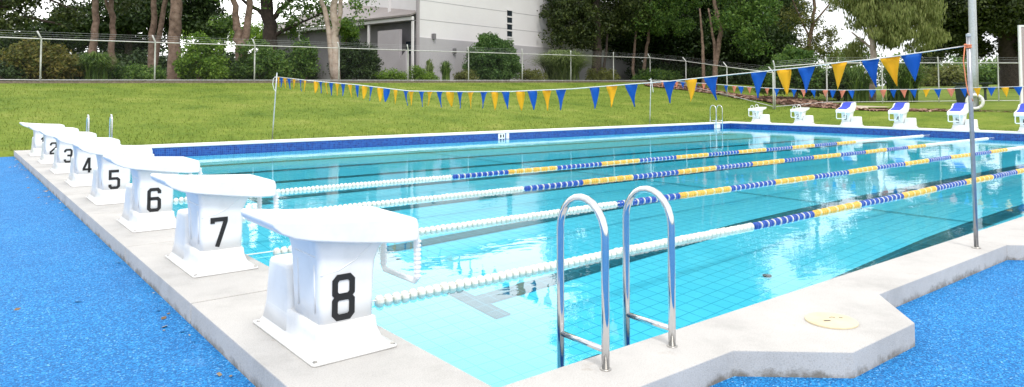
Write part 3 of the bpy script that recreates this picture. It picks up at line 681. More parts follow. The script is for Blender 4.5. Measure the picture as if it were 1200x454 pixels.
# timber edging under the long fence
q = MB(); E1 = [np.array(p) for p in F1[:-1]]
for a_, b_ in zip(E1[:-1], E1[1:]):
    d_ = (b_-a_)[:2]; d_ /= np.linalg.norm(d_); nn = np.array((-d_[1], d_[0]))*.04; off = np.array((0, -.10))
    A = [a_[:2]+off-nn, b_[:2]+off-nn, b_[:2]+off+nn, a_[:2]+off+nn]; zz = [a_[2], b_[2], b_[2], a_[2]]
    q.add([(p[0], p[1], z-.1) for p, z in zip(A, zz)]+[(p[0], p[1], z+.07) for p, z in zip(A, zz)], [(0, 3, 2, 1), (4, 5, 6, 7), (0, 1, 5, 4), (1, 2, 6, 5), (2, 3, 7, 6), (3, 0, 4, 7)])
tag(q.build('timber_edging', M['timber'], origin=tuple(map(float, F1[0]))), 'low weathered timber edging along the foot of the long fence', 'garden edging')
# tall framed panel at the right edge
P = G(1197.5, 136); root = thing('framed_panel', 'tall white framed mesh panel at the right edge of the photo', 'panel', P, rz=math.atan2(RV[1], RV[0]))
a = MB(); a.box(-.045, -.04, 0, .045, .04, 3.75); a.build('upright', M['white'], root)
a = MB(); a.box(.046, -.03, 3.68, 2.4, .03, 3.75); a.build('top_bar', M['white'], root)
a = MB(); a.box(.047, -.01, .3, 2.4, .01, 3.679); a.build('screen', noisemat('screen_mesh', [(.34, .27, .27), (.42, .35, .35)], 30, .8), root)
a = MB(); a.box(2.401, -.04, 0, 2.49, .04, 3.75); a.build('upright', M['white'], root)

# mulch bed and path (sheets following the lawn)
def drape(name, front, back, mat, lift, n=6, kind='structure'):
    q = MB(); rows = []
    for t_ in np.linspace(0, 1, n):
        row = []
        for f_, b_ in zip(front, back):
            x, y = f_[0]*(1-t_)+b_[0]*t_, f_[1]*(1-t_)+b_[1]*t_; row.append((x, y, g(x, y)+lift*(1 if 0 < t_ < 1 else .6)))
        rows.append(row)
    q.loft(rows, cap=False, closed=False); o = q.build(name, mat, smooth=True); return tag(o, kind=kind)
def dens(pts, k=6):
    out = []
    for a_, b_ in zip(pts[:-1], pts[1:]):
        for i in range(k): out.append(np.array(a_)*(1-i/k)+np.array(b_)*i/k)
    return out+[np.array(pts[-1])]
fe = dens([G(u, v)[:2] for u, v in ((760, 102), (800, 106), (850, 112.5), (906, 122.5), (960, 127), (1020, 131.5))])
be = [p+F0[:2]*(2+9*min(1, i/12)) for i, p in enumerate(fe)]
drape('mulch_bed', fe, be, M['mulch'], .05)
fe2 = dens([G(u, v)[:2] for u, v in ((1022, 131.7), (1072, 132.5), (1140, 134), (1200, 136.5), (1290, 140))])
be2 = [p+F0[:2]*1.1 for p in fe2]; drape('leaf_litter_strip', fe2, be2, M['mulch'], .05)
fe3 = [p+F0[:2]*1.12 for p in fe2]; be3 = [p+F0[:2]*3.1 for p in fe2]; drape('footpath', fe3, be3, M['path'], .04)
# mulch chips
def chips(n, poly_f, poly_b):
    vs = []; fs = []
    for i in range(n):
        k = rng.integers(0, len(poly_f)-1); t_ = rng.random(); s_ = rng.random()**1.3*.9
        p = (poly_f[k]*(1-t_)+poly_f[k+1]*t_)*(1-s_)+(poly_b[k]*(1-t_)+poly_b[k+1]*t_)*s_
        z = g(p[0], p[1])+.05; l = rng.uniform(.05, .13); a_ = rng.random()*2*PI; e_ = rng.uniform(.1, .9)
        dx = np.array((math.cos(a_), math.sin(a_), 0))*l; dy = np.array((-math.sin(a_)*math.cos(e_), math.cos(a_)*math.cos(e_), math.sin(e_)))*l*.6
        c_ = np.array((p[0], p[1], z+.02)); k0 = len(vs)
        vs += [tuple(c_-dx-dy), tuple(c_+dx-dy), tuple(c_+dx+dy), tuple(c_-dx+dy)]; fs.append((k0, k0+1, k0+2, k0+3))
    return vs, fs
v1, f1 = chips(2600, fe, be); v2, f2 = chips(1300, fe2, be2)
q = MB(); q.add(v1, f1); q.add(v2, f2)
tag(q.build('bark_chips', leafmat('chips', [(.12, .06, .045), (.25, .14, .1), (.40, .27, .2)], .0, .9)), kind='stuff')

# garden soil behind the long fence
fe = [np.array((x, 33.15)) for x in np.arange(-14, 40, 2.)]; be = [p+np.array((0, 9.)) for p in fe]
drape('garden_bed', fe, be, M['soil'], .05)

# ------------------------------------------------------------------ building
wallm = noisemat('rendered_wall_pale', [(.66, .63, .635), (.72, .69, .695)], .35, .85)
wallg = noisemat('rendered_wall_grey', [(.38, .36, .375), (.44, .42, .435)], .4, .85)
wallw = noisemat('wing_wall', [(.36, .33, .35), (.43, .40, .42)], .4, .85)
roofm = noisemat('roof_sheet', [(.17, .15, .145), (.24, .21, .20)], .5, .7)
shadem = noisemat('veranda_shade_grey', [(.14, .13, .14), (.2, .19, .2)], .5, .8)  # colour darkened to paint the shade under the wing's eave; wall lights share it
glassm = noisemat('dark_glazing', [(.01, .014, .02), (.03, .04, .05)], 2, .12)
Acorner = W(490, 100, 45); ang = math.atan2(.194, .981); gzb = g(Acorner[0], Acorner[1])
root = thing('grey_building', 'tall pale rendered hall with a low grey roofed wing behind the bank', 'building', (Acorner[0], Acorner[1], gzb-.3), rz=ang)
TOP = 7.4
a = MB(); a.prism([(0, 0), (27, 0), (27, 14), (5, 14)], 3.2, TOP); hall = a.build('upper_wall', wallm, root)
a = MB(); a.prism([(0, -.06), (27.06, -.06), (27.06, 14), (5, 14)], 0, 3.195); a.build('lower_wall', wallg, root)
for z in (4.35, 5.6):
    a = MB(); a.box(.01, -.012, z, 27, -.0, z+.03); a.build('wall_joint', wallg, hall)
a = MB(); a.box(-.16, -.09, 0, .02, .06, TOP+.1); a.build('corner_pier', noisemat('pier', [(.30, .27, .28), (.36, .33, .34)], .5, .8), root)
a = MB(); a.prism([(.03, -.2), (27.2, -.2), (27.2, 14.2), (5.2, 14.2)], TOP+.001, TOP+.2); a.build('roof_cap', roofm, root)
# narrow vertical window
rr_ = ray(597, 40); ca, sa = math.cos(ang), math.sin(ang)
def tolocal(P): d = P-np.array((Acorner[0], Acorner[1], gzb-.3)); return np.array((d[0]*ca+d[1]*sa, -d[0]*sa+d[1]*ca, d[2]))
def hitwall(u, v, off=0.0):
    lo, hi = 10., 120.
    for i in range(60):
        mid = (lo+hi)/2
        if tolocal(W(u, v, mid))[1] < off: lo = mid
        else: hi = mid
    return tolocal(W(u, v, lo))
pt, pb = hitwall(597, 12), hitwall(597, 44)
a = MB(); a.box(pt[0]-.27, -.03, pb[2], pt[0]+.27, -.014, pt[2]); win = a.build('window', glassm, root)
a = MB(); hh = (pt[2]-pb[2])
for k in range(5): z = pb[2]+hh*k/4.; a.box(pt[0]-.32, -.06, z-.05, pt[0]+.32, -.031, z+.05)
a.build('window_frame', wallm, win)
a = MB(); a.box(pt[0]+8, -.07, 3.9, pt[0]+9.4, -.0125, 4.2); a.build('vent', glassm, root)
for u, v in ((507, 43), (531, 60)):
    w_ = hitwall(u, v); a = MB(); a.box(w_[0]-.1, -.22, w_[2]-.18, w_[0]+.1, -.0125, w_[2]+.18); a.build('wall_light', shadem, root)
# wing: runs back to the left from the hall's corner
ez = tolocal(W(488, 20, 45))[2]
a = MB(); a.box(.15, .07, 0, .6, 17, ez-.15); a.build('wing_wall', shadem, root)
a = MB(); a.box(-.48, .07, ez-.20, -.32, 17.6, ez+.03); a.build('fascia', wallm, root)
a = MB(); a.loft([[(-.6, y, ez+.05), (6., y, ez+2.75), (6., y, ez+2.9), (-.6, y, ez+.16)] for y in (.07, 17.6)]); a.build('wing_roof', roofm, root)
a = MB(); a.box(-.31, .07, ez-.25, .149, 17, ez-.2); a.build('soffit', shadem, root)
a = MB(); a.box(-.62, 1.1, 0, -.42, 3.3, ez-.75); a.build('porch_wall', wallw, root)
a = MB(); a.loft([[(x, .1, 0), (x, 1.9, 0), (x, 1.9, .95), (x, .1, 2.3)] for x in (-.95, -.75)]); a.build('ramp_wall', wallw, root)
for y in (.07, 4.5, 8.6, 12.7): a = MB(); a.box(-.42, y, 0, -.30, y+.14, ez-.26); a.build('column', wallm, root)
a = MB(); a.box(.10, .5, ez-2.3, .149, 1.3, ez-1.5); a.build('window', glassm, root)
a = MB(); a.box(.6, 3.6, ez+.5, .75, 3.75, ez+1.6); a.build('vent_pipe', wallm, root)
# paved blue-grey shed far left, seen through the shrubs
def shed(u0, u1, v, d, label):
    A, B = W(u0, v, d), W(u1, v, d); L = np.linalg.norm((B-A)[:2]); z0 = g(A[0], A[1])
    root = thing('shed', label, 'shed', (A[0], A[1], z0), 'sheds beyond the garden', math.atan2((B-A)[1], (B-A)[0]))
    a = MB(); a.box(0, 0, 0, L, 5, A[2]-z0-.8); a.build('wall', noisemat('blue_wall', [(.02, .05, .13), (.03, .08, .2)], 1, .7), root)
    a = MB(); a.add([(-.4, -.4, A[2]-z0-.79), (L+.4, -.4, A[2]-z0-.79), (L+.4, 5.4, A[2]-z0-.2), (-.4, 5.4, A[2]-z0-.2), (-.4, -.4, A[2]-z0-.55), (L+.4, -.4, A[2]-z0-.55), (L+.4, 5.4, A[2]-z0+.1), (-.4, 5.4, A[2]-z0+.1)], [(0, 3, 2, 1), (4, 5, 6, 7), (0, 1, 5, 4), (1, 2, 6, 5), (2, 3, 7, 6), (3, 0, 4, 7)]); a.build('roof', M['white'], root)
    a = MB(); a.box(L*.4, -.05, 0, L*.6, -.003, min(2.1, A[2]-z0-1)); a.build('door', M['white'], root)
shed(-12, 97, 57, 62, 'white-roofed blue shed glimpsed through the left shrubs')
shed(160, 203, 60, 62, 'smaller white-roofed blue shed between the left tree trunks')
shed(790, 840, 82, 62, 'blue-walled shed glimpsed behind the dark trees')

# ------------------------------------------------------------------ vegetation
def leaves_mesh(name, centers, radii, n_per, size, mat, parent=None, origin=(0, 0, 0), droop=0., flat=.0, aspect=.55, shell=.5):
    """leaf-sized quads scattered through many small clumps"""
    cs = np.repeat(np.array(centers, float), n_per, 0); rs = np.repeat(np.array(radii, float), n_per, 0); n = len(cs)
    d = rng.normal(size=(n, 3)); d /= np.linalg.norm(d, axis=1)[:, None]
    rad = (shell+(1-shell)*rng.random(n))**(1.)*(rng.random(n)**.33*.5+.5)
    c = cs+d*rs*rad[:, None]
    nrm = d*.6+rng.normal(size=(n, 3))*.7+np.array((0, 0, .35)); nrm /= np.linalg.norm(nrm, axis=1)[:, None]
    a = np.cross(nrm, rng.normal(size=(n, 3)))
    if droop: a = a*(1-droop)+np.array((0, 0, -1.))*droop*np.linalg.norm(a, axis=1)[:, None]; 
    a /= np.linalg.norm(a, axis=1)[:, None]; b = np.cross(nrm, a); b /= np.linalg.norm(b, axis=1)[:, None]
    L = size*rng.uniform(.6, 1.35, n)[:, None]; a = a*L; b = b*L*aspect
    o = np.array(origin); V = np.stack([c-a*.5, c+b*.5, c+a*.6, c-b*.5], 1).reshape(-1, 3)-o
    me = bpy.data.meshes.new(name); me.vertices.add(4*n); me.vertices.foreach_set('co', V.astype('f').ravel())
    me.loops.add(4*n); me.loops.foreach_set('vertex_index', np.arange(4*n, dtype='i'))
    me.polygons.add(n); me.polygons.foreach_set('loop_start', np.arange(0, 4*n, 4, dtype='i')); me.polygons.foreach_set('loop_total', np.full(n, 4, 'i'))
    me.materials.append(mat); me.update(); me.validate()
    ob = bpy.data.objects.new(name, me); C.objects.link(ob)
    if parent: ob.parent = parent
    return ob
def crown_clumps(blobs, dens_, r0, r1):
    """blobs: (centre, radii); fill each with small clumps, weighted to its surface, leaving gaps"""
    cs, rs = [], []
    for c, r in blobs:
        c = np.array(c); r = np.array(r); vol = r[0]*r[1]*r[2]; n = max(4, int(dens_*vol**.72))
        for i in range(n):
            d = rng.normal(size=3); d /= np.linalg.norm(d); k = (rng.random()**.45)
            q = rng.uniform(r0, r1); cs.append(c+d*r*k); rs.append((q, q, q*.75))
    return cs, rs
def vec(u, v, d): return W(u, v, d)
def tree(name, label, base_uv, d, trunks, blobs, leaf, mat, bark, dens_=14, nper=70, size=.2, cr=(.5, 1.0), droop=0, group=None, aspect=.55):
    """trunks: lists of (u, v, radius); blobs: (u, v, ru, rv, depth offset) in sight-line units, turned into metres at depth d"""
    k = d/FPX; b0 = W(*base_uv, d); bx, by = b0[0], b0[1]; bz = g(bx, by); root = thing(name, label, 'tree', (bx, by, bz), group)
    o = np.array((bx, by, bz))
    for tr in trunks:
        pts = [W(u, v, d+(dd[0] if dd else 0)) for u, v, r, *dd in tr]; 
        if abs(pts[0][2]-bz) < 2.5: pts[0][2] = bz-.2
        # subdivide with a little wander
        P_, R_ = [], []
        for (p, q, ra, rb_) in zip(pts[:-1], pts[1:], [t_[2] for t_ in tr][:-1], [t_[2] for t_ in tr][1:]):
            for i in range(4):
                t_ = i/4; P_.append(p*(1-t_)+q*t_+rng.normal(size=3)*min(ra*.25, .06)*(1 if i else 0)); R_.append(ra*(1-t_)+rb_*t_)
        P_.append(pts[-1]); R_.append(tr[-1][2])
        a = MB(); a.tube([p-o for p in P_], R_, 10); a.build('trunk', bark, root, smooth=True)
    bl = [(W(u, v, d+do), (ru*k, ru*k*.8, rv*k)) for u, v, ru, rv, do in blobs]
    cs, rs = crown_clumps(bl, dens_, *cr)
    leaves_mesh('crown', cs, rs, nper, size, mat, root, o, droop, aspect=aspect)
    return root
LM = {
 'dark': leafmat('leaf_dark', [(.010, .022, .006), (.022, .048, .012), (.050, .085, .018)], .25),
 'darkolive': leafmat('leaf_dark_olive', [(.012, .022, .005), (.032, .052, .012), (.075, .098, .02)], .25),
 'mid': leafmat('leaf_mid', [(.028, .068, .014), (.065, .14, .025), (.15, .24, .04)], .35),
 'bright': leafmat('leaf_bright', [(.05, .11, .015), (.11, .21, .02), (.22, .34, .04)], .4),
 'bushmid': leafmat('leaf_bush_mid', [(.03, .075, .02), (.065, .135, .035), (.14, .24, .06)], .35),
 'olive': leafmat('leaf_olive', [(.05, .065, .015), (.12, .14, .03), (.22, .23, .06)], .4),
 'willow': leafmat('leaf_willow', [(.09, .12, .03), (.19, .23, .06), (.32, .35, .12)], .45),
 'autumn': leafmat('leaf_autumn', [(.045, .06, .012), (.10, .12, .018), (.22, .18, .04)], .4),
 'strap': leafmat('leaf_strap', [(.03, .07, .015), (.08, .15, .025), (.17, .25, .05)], .35),
 'palegrass': leafmat('leaf_palegrass', [(.07, .11, .03), (.15, .21, .06), (.28, .34, .12)], .35),
}
def fd(u):
    return 35.4174/(F0[1]+RV[1]*(u-600)/FPX)
def bush(name, label, u, v, ru, rv, d, mat, dens_=16, nper=80, size=.13, cr=(.25, .5), extra=(), cat='bush', group=None):
    if u < 722 and d < 60: d = fd(u)+(d-34)*.8+1.7
    k = d/FPX; c = W(u, v, d); bz = g(c[0], c[1]); root = thing(name, label, cat, (c[0], c[1], bz), group); o = np.array((c[0], c[1], bz))
    bl = [(c, (ru*k, ru*k*.85, rv*k))]
    for (eu, ev, eru, erv) in extra: bl.append((W(eu, ev, d), (eru*k, eru*k*.8, erv*k)))
    cs, rs = [], []
    for cc, r in bl:
        n = int(dens_*(r[0]*r[1]*r[2])**.6*4)+8
        for i in range(n):
            dd = rng.normal(size=3); dd /= np.linalg.norm(dd); kk = rng.random()**.4; q = rng.uniform(*cr)
            p_ = np.array(cc)+dd*np.array(r)*kk*.9
            if p_[2] < bz+.1: p_[2] = bz+.1+rng.random()*.4
            cs.append(p_); rs.append((q, q, q*.8))
    leaves_mesh('foliage', cs, rs, nper, size, mat, root, o)
    a = MB()
    for i in range(5):
        e_ = np.array((rng.uniform(-.5, .5)*ru*k, rng.uniform(-.3, .3)*ru*k, max(.4, (c[2]-bz)*.9))); a.tube([(0, 0, -.1), tuple(e_*.5+rng.normal(size=3)*.05), tuple(e_)], [.045, .03, .012], 6)
    a.build('stem', M['bark'], root); return root
def strappy(name, label, u, vt, ru, d, mat, n=500, w=.035, cat='plant', group=None):
    """arching blades from one crown"""
    if u < 722: d = fd(u)+(d-34)*.5+1.4
    c = W(u, 100, d); bz = g(c[0], c[1]); root = thing(name, label, cat, (c[0], c[1], bz), group); k = d/FPX
    H = W(u, vt, d)[2]-bz; R_ = ru*k; vs = []; fs = []
    for i in range(n):
        a_ = rng.random()*2*PI; dr = np.array((math.cos(a_), math.sin(a_), 0)); sd = np.array((-math.sin(a_), math.cos(a_), 0)); rr2 = R_*rng.uniform(.15, 1.0); hh = H*rng.uniform(.65, 1.08)*(1-.25*(rr2/R_)**2)
        s0 = rng.normal(size=3)*R_*.14; s0[2] = 0; k0 = len(vs); ns = 6
        for j in range(ns+1):
            t_ = j/ns; p = s0+dr*rr2*t_**1.4+np.array((0, 0, hh*(math.sin(t_*PI*.62)/1.0)*(1.0 if t_ < .8 else 1-.25*(t_-.8)))) ; ww = w*(1-t_**2)*.5+.003
            vs += [tuple(p-sd*ww), tuple(p+sd*ww)]
        for j in range(ns): q0 = k0+2*j; fs.append((q0, q0+1, q0+3, q0+2))
    a = MB(); a.add(vs, fs); a.build('blades', mat, root)
    a = MB(); a.lathe([(.0, -.1), (R_*.2, -.1), (R_*.16, .12), (0, .2)], (0, 0, 0), seg=10); a.build('root_crown', M['bark'], root); return root

# --- big trees, left
tree('shade_tree', 'dark leafy tree filling the top left corner', (20, 60), 41, [[(-40, 95, .3), (-30, 40, .26), (0, 5, .2), (30, -30, .12)], [(-30, 40, .16), (30, 20, .1), (75, 30, .05)], [(-5, 10, .12), (45, -5, .08), (90, 12, .04)]],
     [(-20, 0, 55, 45, 0), (45, -25, 50, 38, 1), (20, 20, 30, 22, -1), (75, 15, 22, 14, 0), (-60, 30, 40, 40, 0)], None, LM['darkolive'], M['barkdark'], 13, 60, .2)
tree('gum_tree', 'brown trunked gum tree left of the first fence panel middle', (108, 95), 38, [[(105, 97, .26), (108, 60, .2), (113, 25, .17), (110, -20, .14), (100, -70, .08)]],
     [(100, -35, 45, 22, 0), (130, -70, 50, 30, 1)], None, LM['darkolive'], M['bark'], 12, 60, .2)
tree('gum_tree', 'slimmer brown trunk close right of the gum tree', (129, 95), 39, [[(128, 97, .2), (130, 60, .17), (133, 20, .14), (128, -15, .11), (135, -60, .07)], [(131, 22, .1), (124, 0, .08), (115, -30, .05)]],
     [(150, -50, 40, 28, 0)], None, LM['mid'], M['bark'], 12, 60, .2)
tree('gum_tree', 'twin stemmed gum tree left of the thickest trunk', (182, 95), 39, [[(176, 97, .26), (178, 60, .2), (181, 20, .15), (178, -30, .12)], [(177, 75, .16), (188, 35, .14), (194, 0, .12), (202, -45, .08)]],
     [(175, -45, 42, 25, 1), (150, 5, 20, 12, 3)], None, LM['darkolive'], M['bark'], 12, 60, .2)
tree('gum_tree', 'thickest straight brown trunk, right of the twin stems', (205, 95), 37, [[(203, 98, .34), (205, 60, .31), (207, 10, .29), (208, -60, .24)]],
     [(215, -75, 50, 30, 0)], None, LM['mid'], M['bark'], 12, 60, .2)
tree('gum_tree', 'forked pale brown tree rising behind the round hedge', (285, 95), 38, [[(284, 98, .34), (283, 50, .30), (277, 25, .18), (272, -10, .14), (262, -60, .1)], [(284, 50, .24), (291, 20, .18), (294, -15, .15), (300, -60, .1)]],
     [(262, -20, 40, 20, 0), (300, -50, 45, 25, 0)], None, LM['mid'], M['bark'], 12, 60, .2)
tree('broad_tree', 'very dark trunked broad tree with open leafy crown', (316, 95), 44, [[(318, 98, .5), (316, 40, .42), (312, 0, .36), (310, -50, .25)], [(316, 25, .18), (340, 0, .12), (372, -20, .06)], [(316, 45, .14), (345, 30, .08), (385, 12, .04)], [(312, 20, .16), (290, 5, .1), (262, -20, .05)]],
     [(330, -12, 42, 24, 0), (365, 14, 34, 20, 0), (345, 33, 26, 12, 1), (295, -30, 40, 25, 0), (395, 30, 20, 10, 0), (270, 22, 22, 14, 2)], None, LM['mid'], M['barkdark'], 10, 60, .2)
tree('pale_gum_tree', 'pale trunked gum tree forking in front of the low wing', (393, 95), 40.5, [[(394, 98, .28), (393, 50, .24), (391, 10, .19), (393, -40, .14)], [(392, 52, .16), (382, 18, .14), (372, -12, .1), (362, -50, .06)], [(393, 45, .15), (399, 15, .13), (404, -30, .1)]],
     [(405, -20, 38, 16, 0), (382, -45, 40, 20, 0), (422, 2, 13, 11, -1), (412, 26, 9, 8, 0)], None, LM['mid'], M['barkpale'], 10, 55, .18)
tree('background_tree', 'dark tree mass behind the left trunks', (150, 60), 55, [[(150, 90, .3), (150, 40, .25), (150, 0, .2)]],
     [(120, 30, 60, 26, 0), (190, 20, 55, 25, 0), (60, 45, 50, 22, 0), (240, 20, 30, 28, 0), (150, -15, 70, 26, 2), (20, 55, 40, 25, 2), (230, -25, 50, 20, 0), (150, 55, 40, 18, 2)], None, LM['dark'], M['barkdark'], 17, 70, .26, (.6, 1.2))
tree('background_tree', 'pale green tree line behind the dark broad tree', (270, 60), 70, [[(260, 90, .3), (260, 40, .2)]],
     [(245, 38, 40, 16, 0), (300, 42, 45, 14, 0), (225, 22, 14, 14, 0), (350, 45, 45, 12, 2)], None, LM['bright'], M['barkdark'], 12, 60, .26, (.6, 1.1))
# --- shrubs behind the long fence, left to right
sg = 'shrubs behind the long fence'
bush('shrub', 'yellow and russet tinged shrub at the left end of the fence', 40, 74, 44, 26, 34.6, LM['autumn'], extra=[(75, 80, 18, 16), (10, 82, 20, 16), (40, 58, 16, 10)], group=sg)
bush('shrub', 'dark low shrub under the first fence post', 5, 86, 26, 14, 34, LM['dark'], group=sg)
strappy('flax_clump', 'large dark green flax clump between the first two fence posts', 112, 62, 34, 34.2, LM['strap'], 800, .06, group='strappy plants')
bush('shrub', 'loose green groundcover shrub right of the flax clump', 158, 88, 34, 11, 34.2, LM['mid'], size=.11, group=sg)
bush('shrub', 'upright bright green hedge shrub beside the thickest trunk', 236, 64, 26, 24, 34.8, LM['bright'], extra=[(250, 82, 22, 16), (222, 82, 16, 15)], group=sg)
bush('shrub', 'large rounded green shrub behind the third fence post', 306, 72, 32, 26, 34.6, LM['mid'], extra=[(285, 85, 18, 14), (325, 82, 18, 16)], group=sg)
bush('shrub', 'small dark shrub left of the pale gum tree', 357, 74, 17, 26, 35.2, LM['mid'], extra=[(345, 88, 16, 10), (352, 55, 10, 10)], group=sg)
bush('shrub', 'tall dark green shrub against the low wing', 418, 70, 26, 27, 35.2, LM['dark'], nper=95, extra=[(402, 84, 16, 14), (432, 80, 14, 18)], group=sg)
bush('shrub', 'yellow green climber at the pale gum tree trunk', 408, 38, 10, 14, 36, LM['bright'], extra=[(404, 30, 7, 8)], group=sg)
bush('shrub', 'low weedy shrub at the foot of the porch wall', 458, 91, 24, 8, 34, LM['bright'], size=.10, group=sg)
bush('shrub', 'small lime green shrub near the hall corner', 489, 86, 9, 9, 34, LM['bright'], size=.10, extra=[(502, 92, 12, 5)], group=sg)
strappy('yucca', 'pale tufted yucca on a short stem near the hall corner', 503, 70, 8, 34.2, LM['palegrass'], 160, .07, group='strappy plants')
strappy('spiky_plant', 'spiky upright plant in front of the grey lower wall', 522, 72, 12, 34.2, LM['strap'], 240, .06, group='strappy plants')
bush('shrub', 'low scrub between the spiky plant and the big round bush', 546, 91, 14, 7, 34, LM['olive'], size=.10, group=sg)
bush('shrub', 'big round dark green bush in front of the pale hall', 576, 68, 30, 26, 35, LM['bushmid'], nper=110, size=.12, extra=[(598, 74, 17, 20), (557, 76, 14, 16), (574, 50, 20, 10), (578, 88, 28, 9), (590, 60, 18, 14)], group=sg)
bush('shrub', 'low green filler left of the pale grassy mound', 622, 90, 18, 8, 34.2, LM['olive'], size=.10, group=sg)
strappy('grass_mound', 'pale green rounded ornamental grass under the first dark tree', 658, 60, 44, 36, LM['palegrass'], 3200, .06, group='strappy plants')
bush('shrub', 'dark undergrowth at the foot of the first dark tree', 705, 89, 22, 9, 37, LM['olive'], size=.12, group=sg)
bush('shrub', 'fern like undergrowth left of the slanting trunks', 770, 92, 36, 10, 55, LM['mid'], size=.16, group=sg)
bush('shrub', 'dark undergrowth deep behind the grove trunks', 835, 92, 70, 13, 62, LM['dark'], size=.2, cr=(.4, .8), extra=[(900, 96, 40, 14), (770, 88, 40, 14)], group=sg)
for u, lb in ((-60, 'dark hedge bush seen at the far left edge behind the shade tree'), (35, 'dark hedge bush behind the first fence post'), (110, 'dark hedge bush behind the flax clump'), (170, 'dark hedge bush behind the twin stemmed gum tree'), (235, 'dark hedge bush behind the thickest trunk'), (285, 'dark hedge bush behind the forked pale tree'), (345, 'dark hedge bush behind the very dark trunk')):
    bush('hedge_bush', lb, u, 84, 42, 22, 52, LM['dark'], 7, 70, .24, (.6, 1.1), group='dark hedge bushes behind the left trunks')
# --- the dark grove, centre right
tg = 'trees of the dark grove'
tree('grove_tree', 'dense dark tree with olive highlights overlapping the pale hall', (702, 95), 55, [[(700, 98, .42), (700, 60, .36), (698, 20, .3), (700, -60, .2)], [(704, 98, .12), (709, 70, .1), (712, 40, .08)]],
     [(672, 16, 40, 26, 0), (700, -40, 62, 46, 1), (655, 40, 18, 14, -1), (690, 42, 30, 15, 0), (700, -120, 62, 50, 2), (655, -20, 22, 30, 0), (735, 10, 38, 34, 1)], None, LM['darkolive'], M['barkdark'], 17, 75, .2, group=tg)
tree('grove_tree', 'leafy tree with a thin straight pale trunk in the grove', (757, 95), 56, [[(754, 98, .16), (756, 70, .13), (760, 40, .12), (762, 5, .1), (768, -40, .07)], [(744, 97, .13), (742, 75, .12), (744, 50, .09), (748, 15, .05)]],
     [(762, 22, 42, 20, 0), (790, -20, 48, 36, 1), (740, -60, 45, 45, 1), (775, -110, 60, 50, 1), (800, 32, 18, 12, -1)], None, LM['mid'], M['bark'], 12, 65, .2, group=tg)
tree('grove_tree', 'grove tree with a tall curving trunk forked near the top', (838, 92), 49, [[(836, 102, .19), (839, 72, .17), (845, 38, .15), (838, 8, .12), (834, -20, .1)], [(844, 36, .11), (839, 18, .09), (838, 0, .07)], [(824, 96, .13), (824, 72, .11), (823, 50, .09), (820, 10, .05)], [(838, 78, .14), (837, 50, .10), (830, 10, .05)]],
     [(868, 26, 34, 22, 0), (850, -30, 60, 34, 1), (880, 52, 22, 14, 0), (850, -100, 65, 50, 1), (895, 5, 26, 26, 0)], None, LM['mid'], M['bark'], 12, 65, .2, group=tg)
tree('grove_tree', 'solid dark backdrop tree behind the grove trunks', (790, 80), 64, [[(780, 95, .4), (780, 40, .35), (780, 0, .3)], [(720, 95, .25), (722, 50, .2)], [(812, 95, .25), (815, 50, .2)], [(868, 95, .25), (866, 50, .2)]],
     [(730, 40, 60, 30, 0), (800, 40, 60, 32, 0), (860, 30, 50, 44, 0), (900, 55, 40, 30, 2), (680, 60, 30, 22, 3), (920, 10, 26, 26, 3), (780, -20, 95, 45, 2), (720, 70, 40, 14, 3), (850, 75, 45, 16, 3), (790, 76, 40, 12, 6), (800, -100, 110, 60, 4), (905, 75, 25, 22, 4)], None, LM['dark'], M['barkdark'], 22, 75, .26, (.7, 1.4), group=tg)
bush('hedge_bush', 'dense round dark green bush at the bend of the fence', 932, 82, 34, 28, 40, LM['mid'], nper=110, size=.14, cr=(.3, .6), extra=[(905, 95, 22, 18), (950, 95, 22, 18)], group=sg)
tree('airy_tree', 'thin leaved airy tree letting the sky through above the round bush', (945, 60), 52, [[(950, 100, .2), (948, 50, .16), (955, 10, .12), (950, -40, .08)], [(949, 45, .08), (935, 15, .06), (925, -10, .04)], [(952, 30, .08), (972, 5, .05), (985, -20, .03)]],
     [(935, 20, 26, 22, 0), (960, 45, 24, 16, 0), (945, -30, 40, 24, 0), (975, 0, 14, 14, 0), (945, 60, 30, 12, 0), (975, 65, 16, 12, 0)], None, LM['olive'], M['bark'], 12, 60, .17, (.4, .9), group=tg)
tree('weeping_tree', 'light green weeping tree with hanging foliage and a pale trunk', (1022, 95), 40, [[(1020, 112, .24), (1022, 80, .19), (1023, 50, .16), (1015, 10, .12), (1010, -30, .08)], [(1023, 58, .08), (1010, 48, .06), (998, 38, .04)], [(1022, 30, .08), (1045, 5, .05), (1065, -20, .03)]],
     [(1020, 8, 30, 26, 0), (1055, 18, 32, 30, 0), (1075, 45, 16, 14, 0), (1000, -15, 32, 26, 0), (1060, -30, 45, 26, 0), (1080, -80, 60, 40, 0), (1035, 45, 22, 12, 0), (1000, 60, 18, 18, 3), (1030, 0, 40, 34, 1), (1070, 10, 34, 36, 1), (1090, 40, 18, 22, 1), (1045, 30, 34, 22, -1)], None, LM['willow'], M['barkpale'], 20, 105, .24, (.4, .8), droop=.8, group=tg, aspect=.25)
tree('giant_tree', 'huge dark fig tree with a massive trunk at the right', (1185, 90), 62, [[(1188, 103, 1.1), (1184, 85, .85), (1181, 60, .8), (1180, 20, .7), (1178, -40, .5)], [(1181, 50, .4), (1205, 30, .3), (1240, 0, .2)], [(1181, 45, .35), (1150, 25, .25), (1110, 10, .15)]],
     [(1120, 20, 38, 26, 0), (1170, 5, 55, 30, -2), (1105, 48, 22, 14, 0), (1215, 30, 45, 40, 0), (1160, -50, 80, 40, 0), (1140, 55, 20, 10, 2), (1200, -110, 110, 60, 2), (1090, 66, 14, 8, 0), (1200, 60, 22, 12, 3), (1100, -70, 40, 50, 3)], None, LM['darkolive'], M['barkdark'], 28, 85, .3, (.7, 1.5), group=tg)
strappy('pampas_clump', 'tall arching strappy clump behind the fourth blue-topped block', 1058, 74, 36, 38.2, LM['strap'], 1300, .07, group='strappy plants')
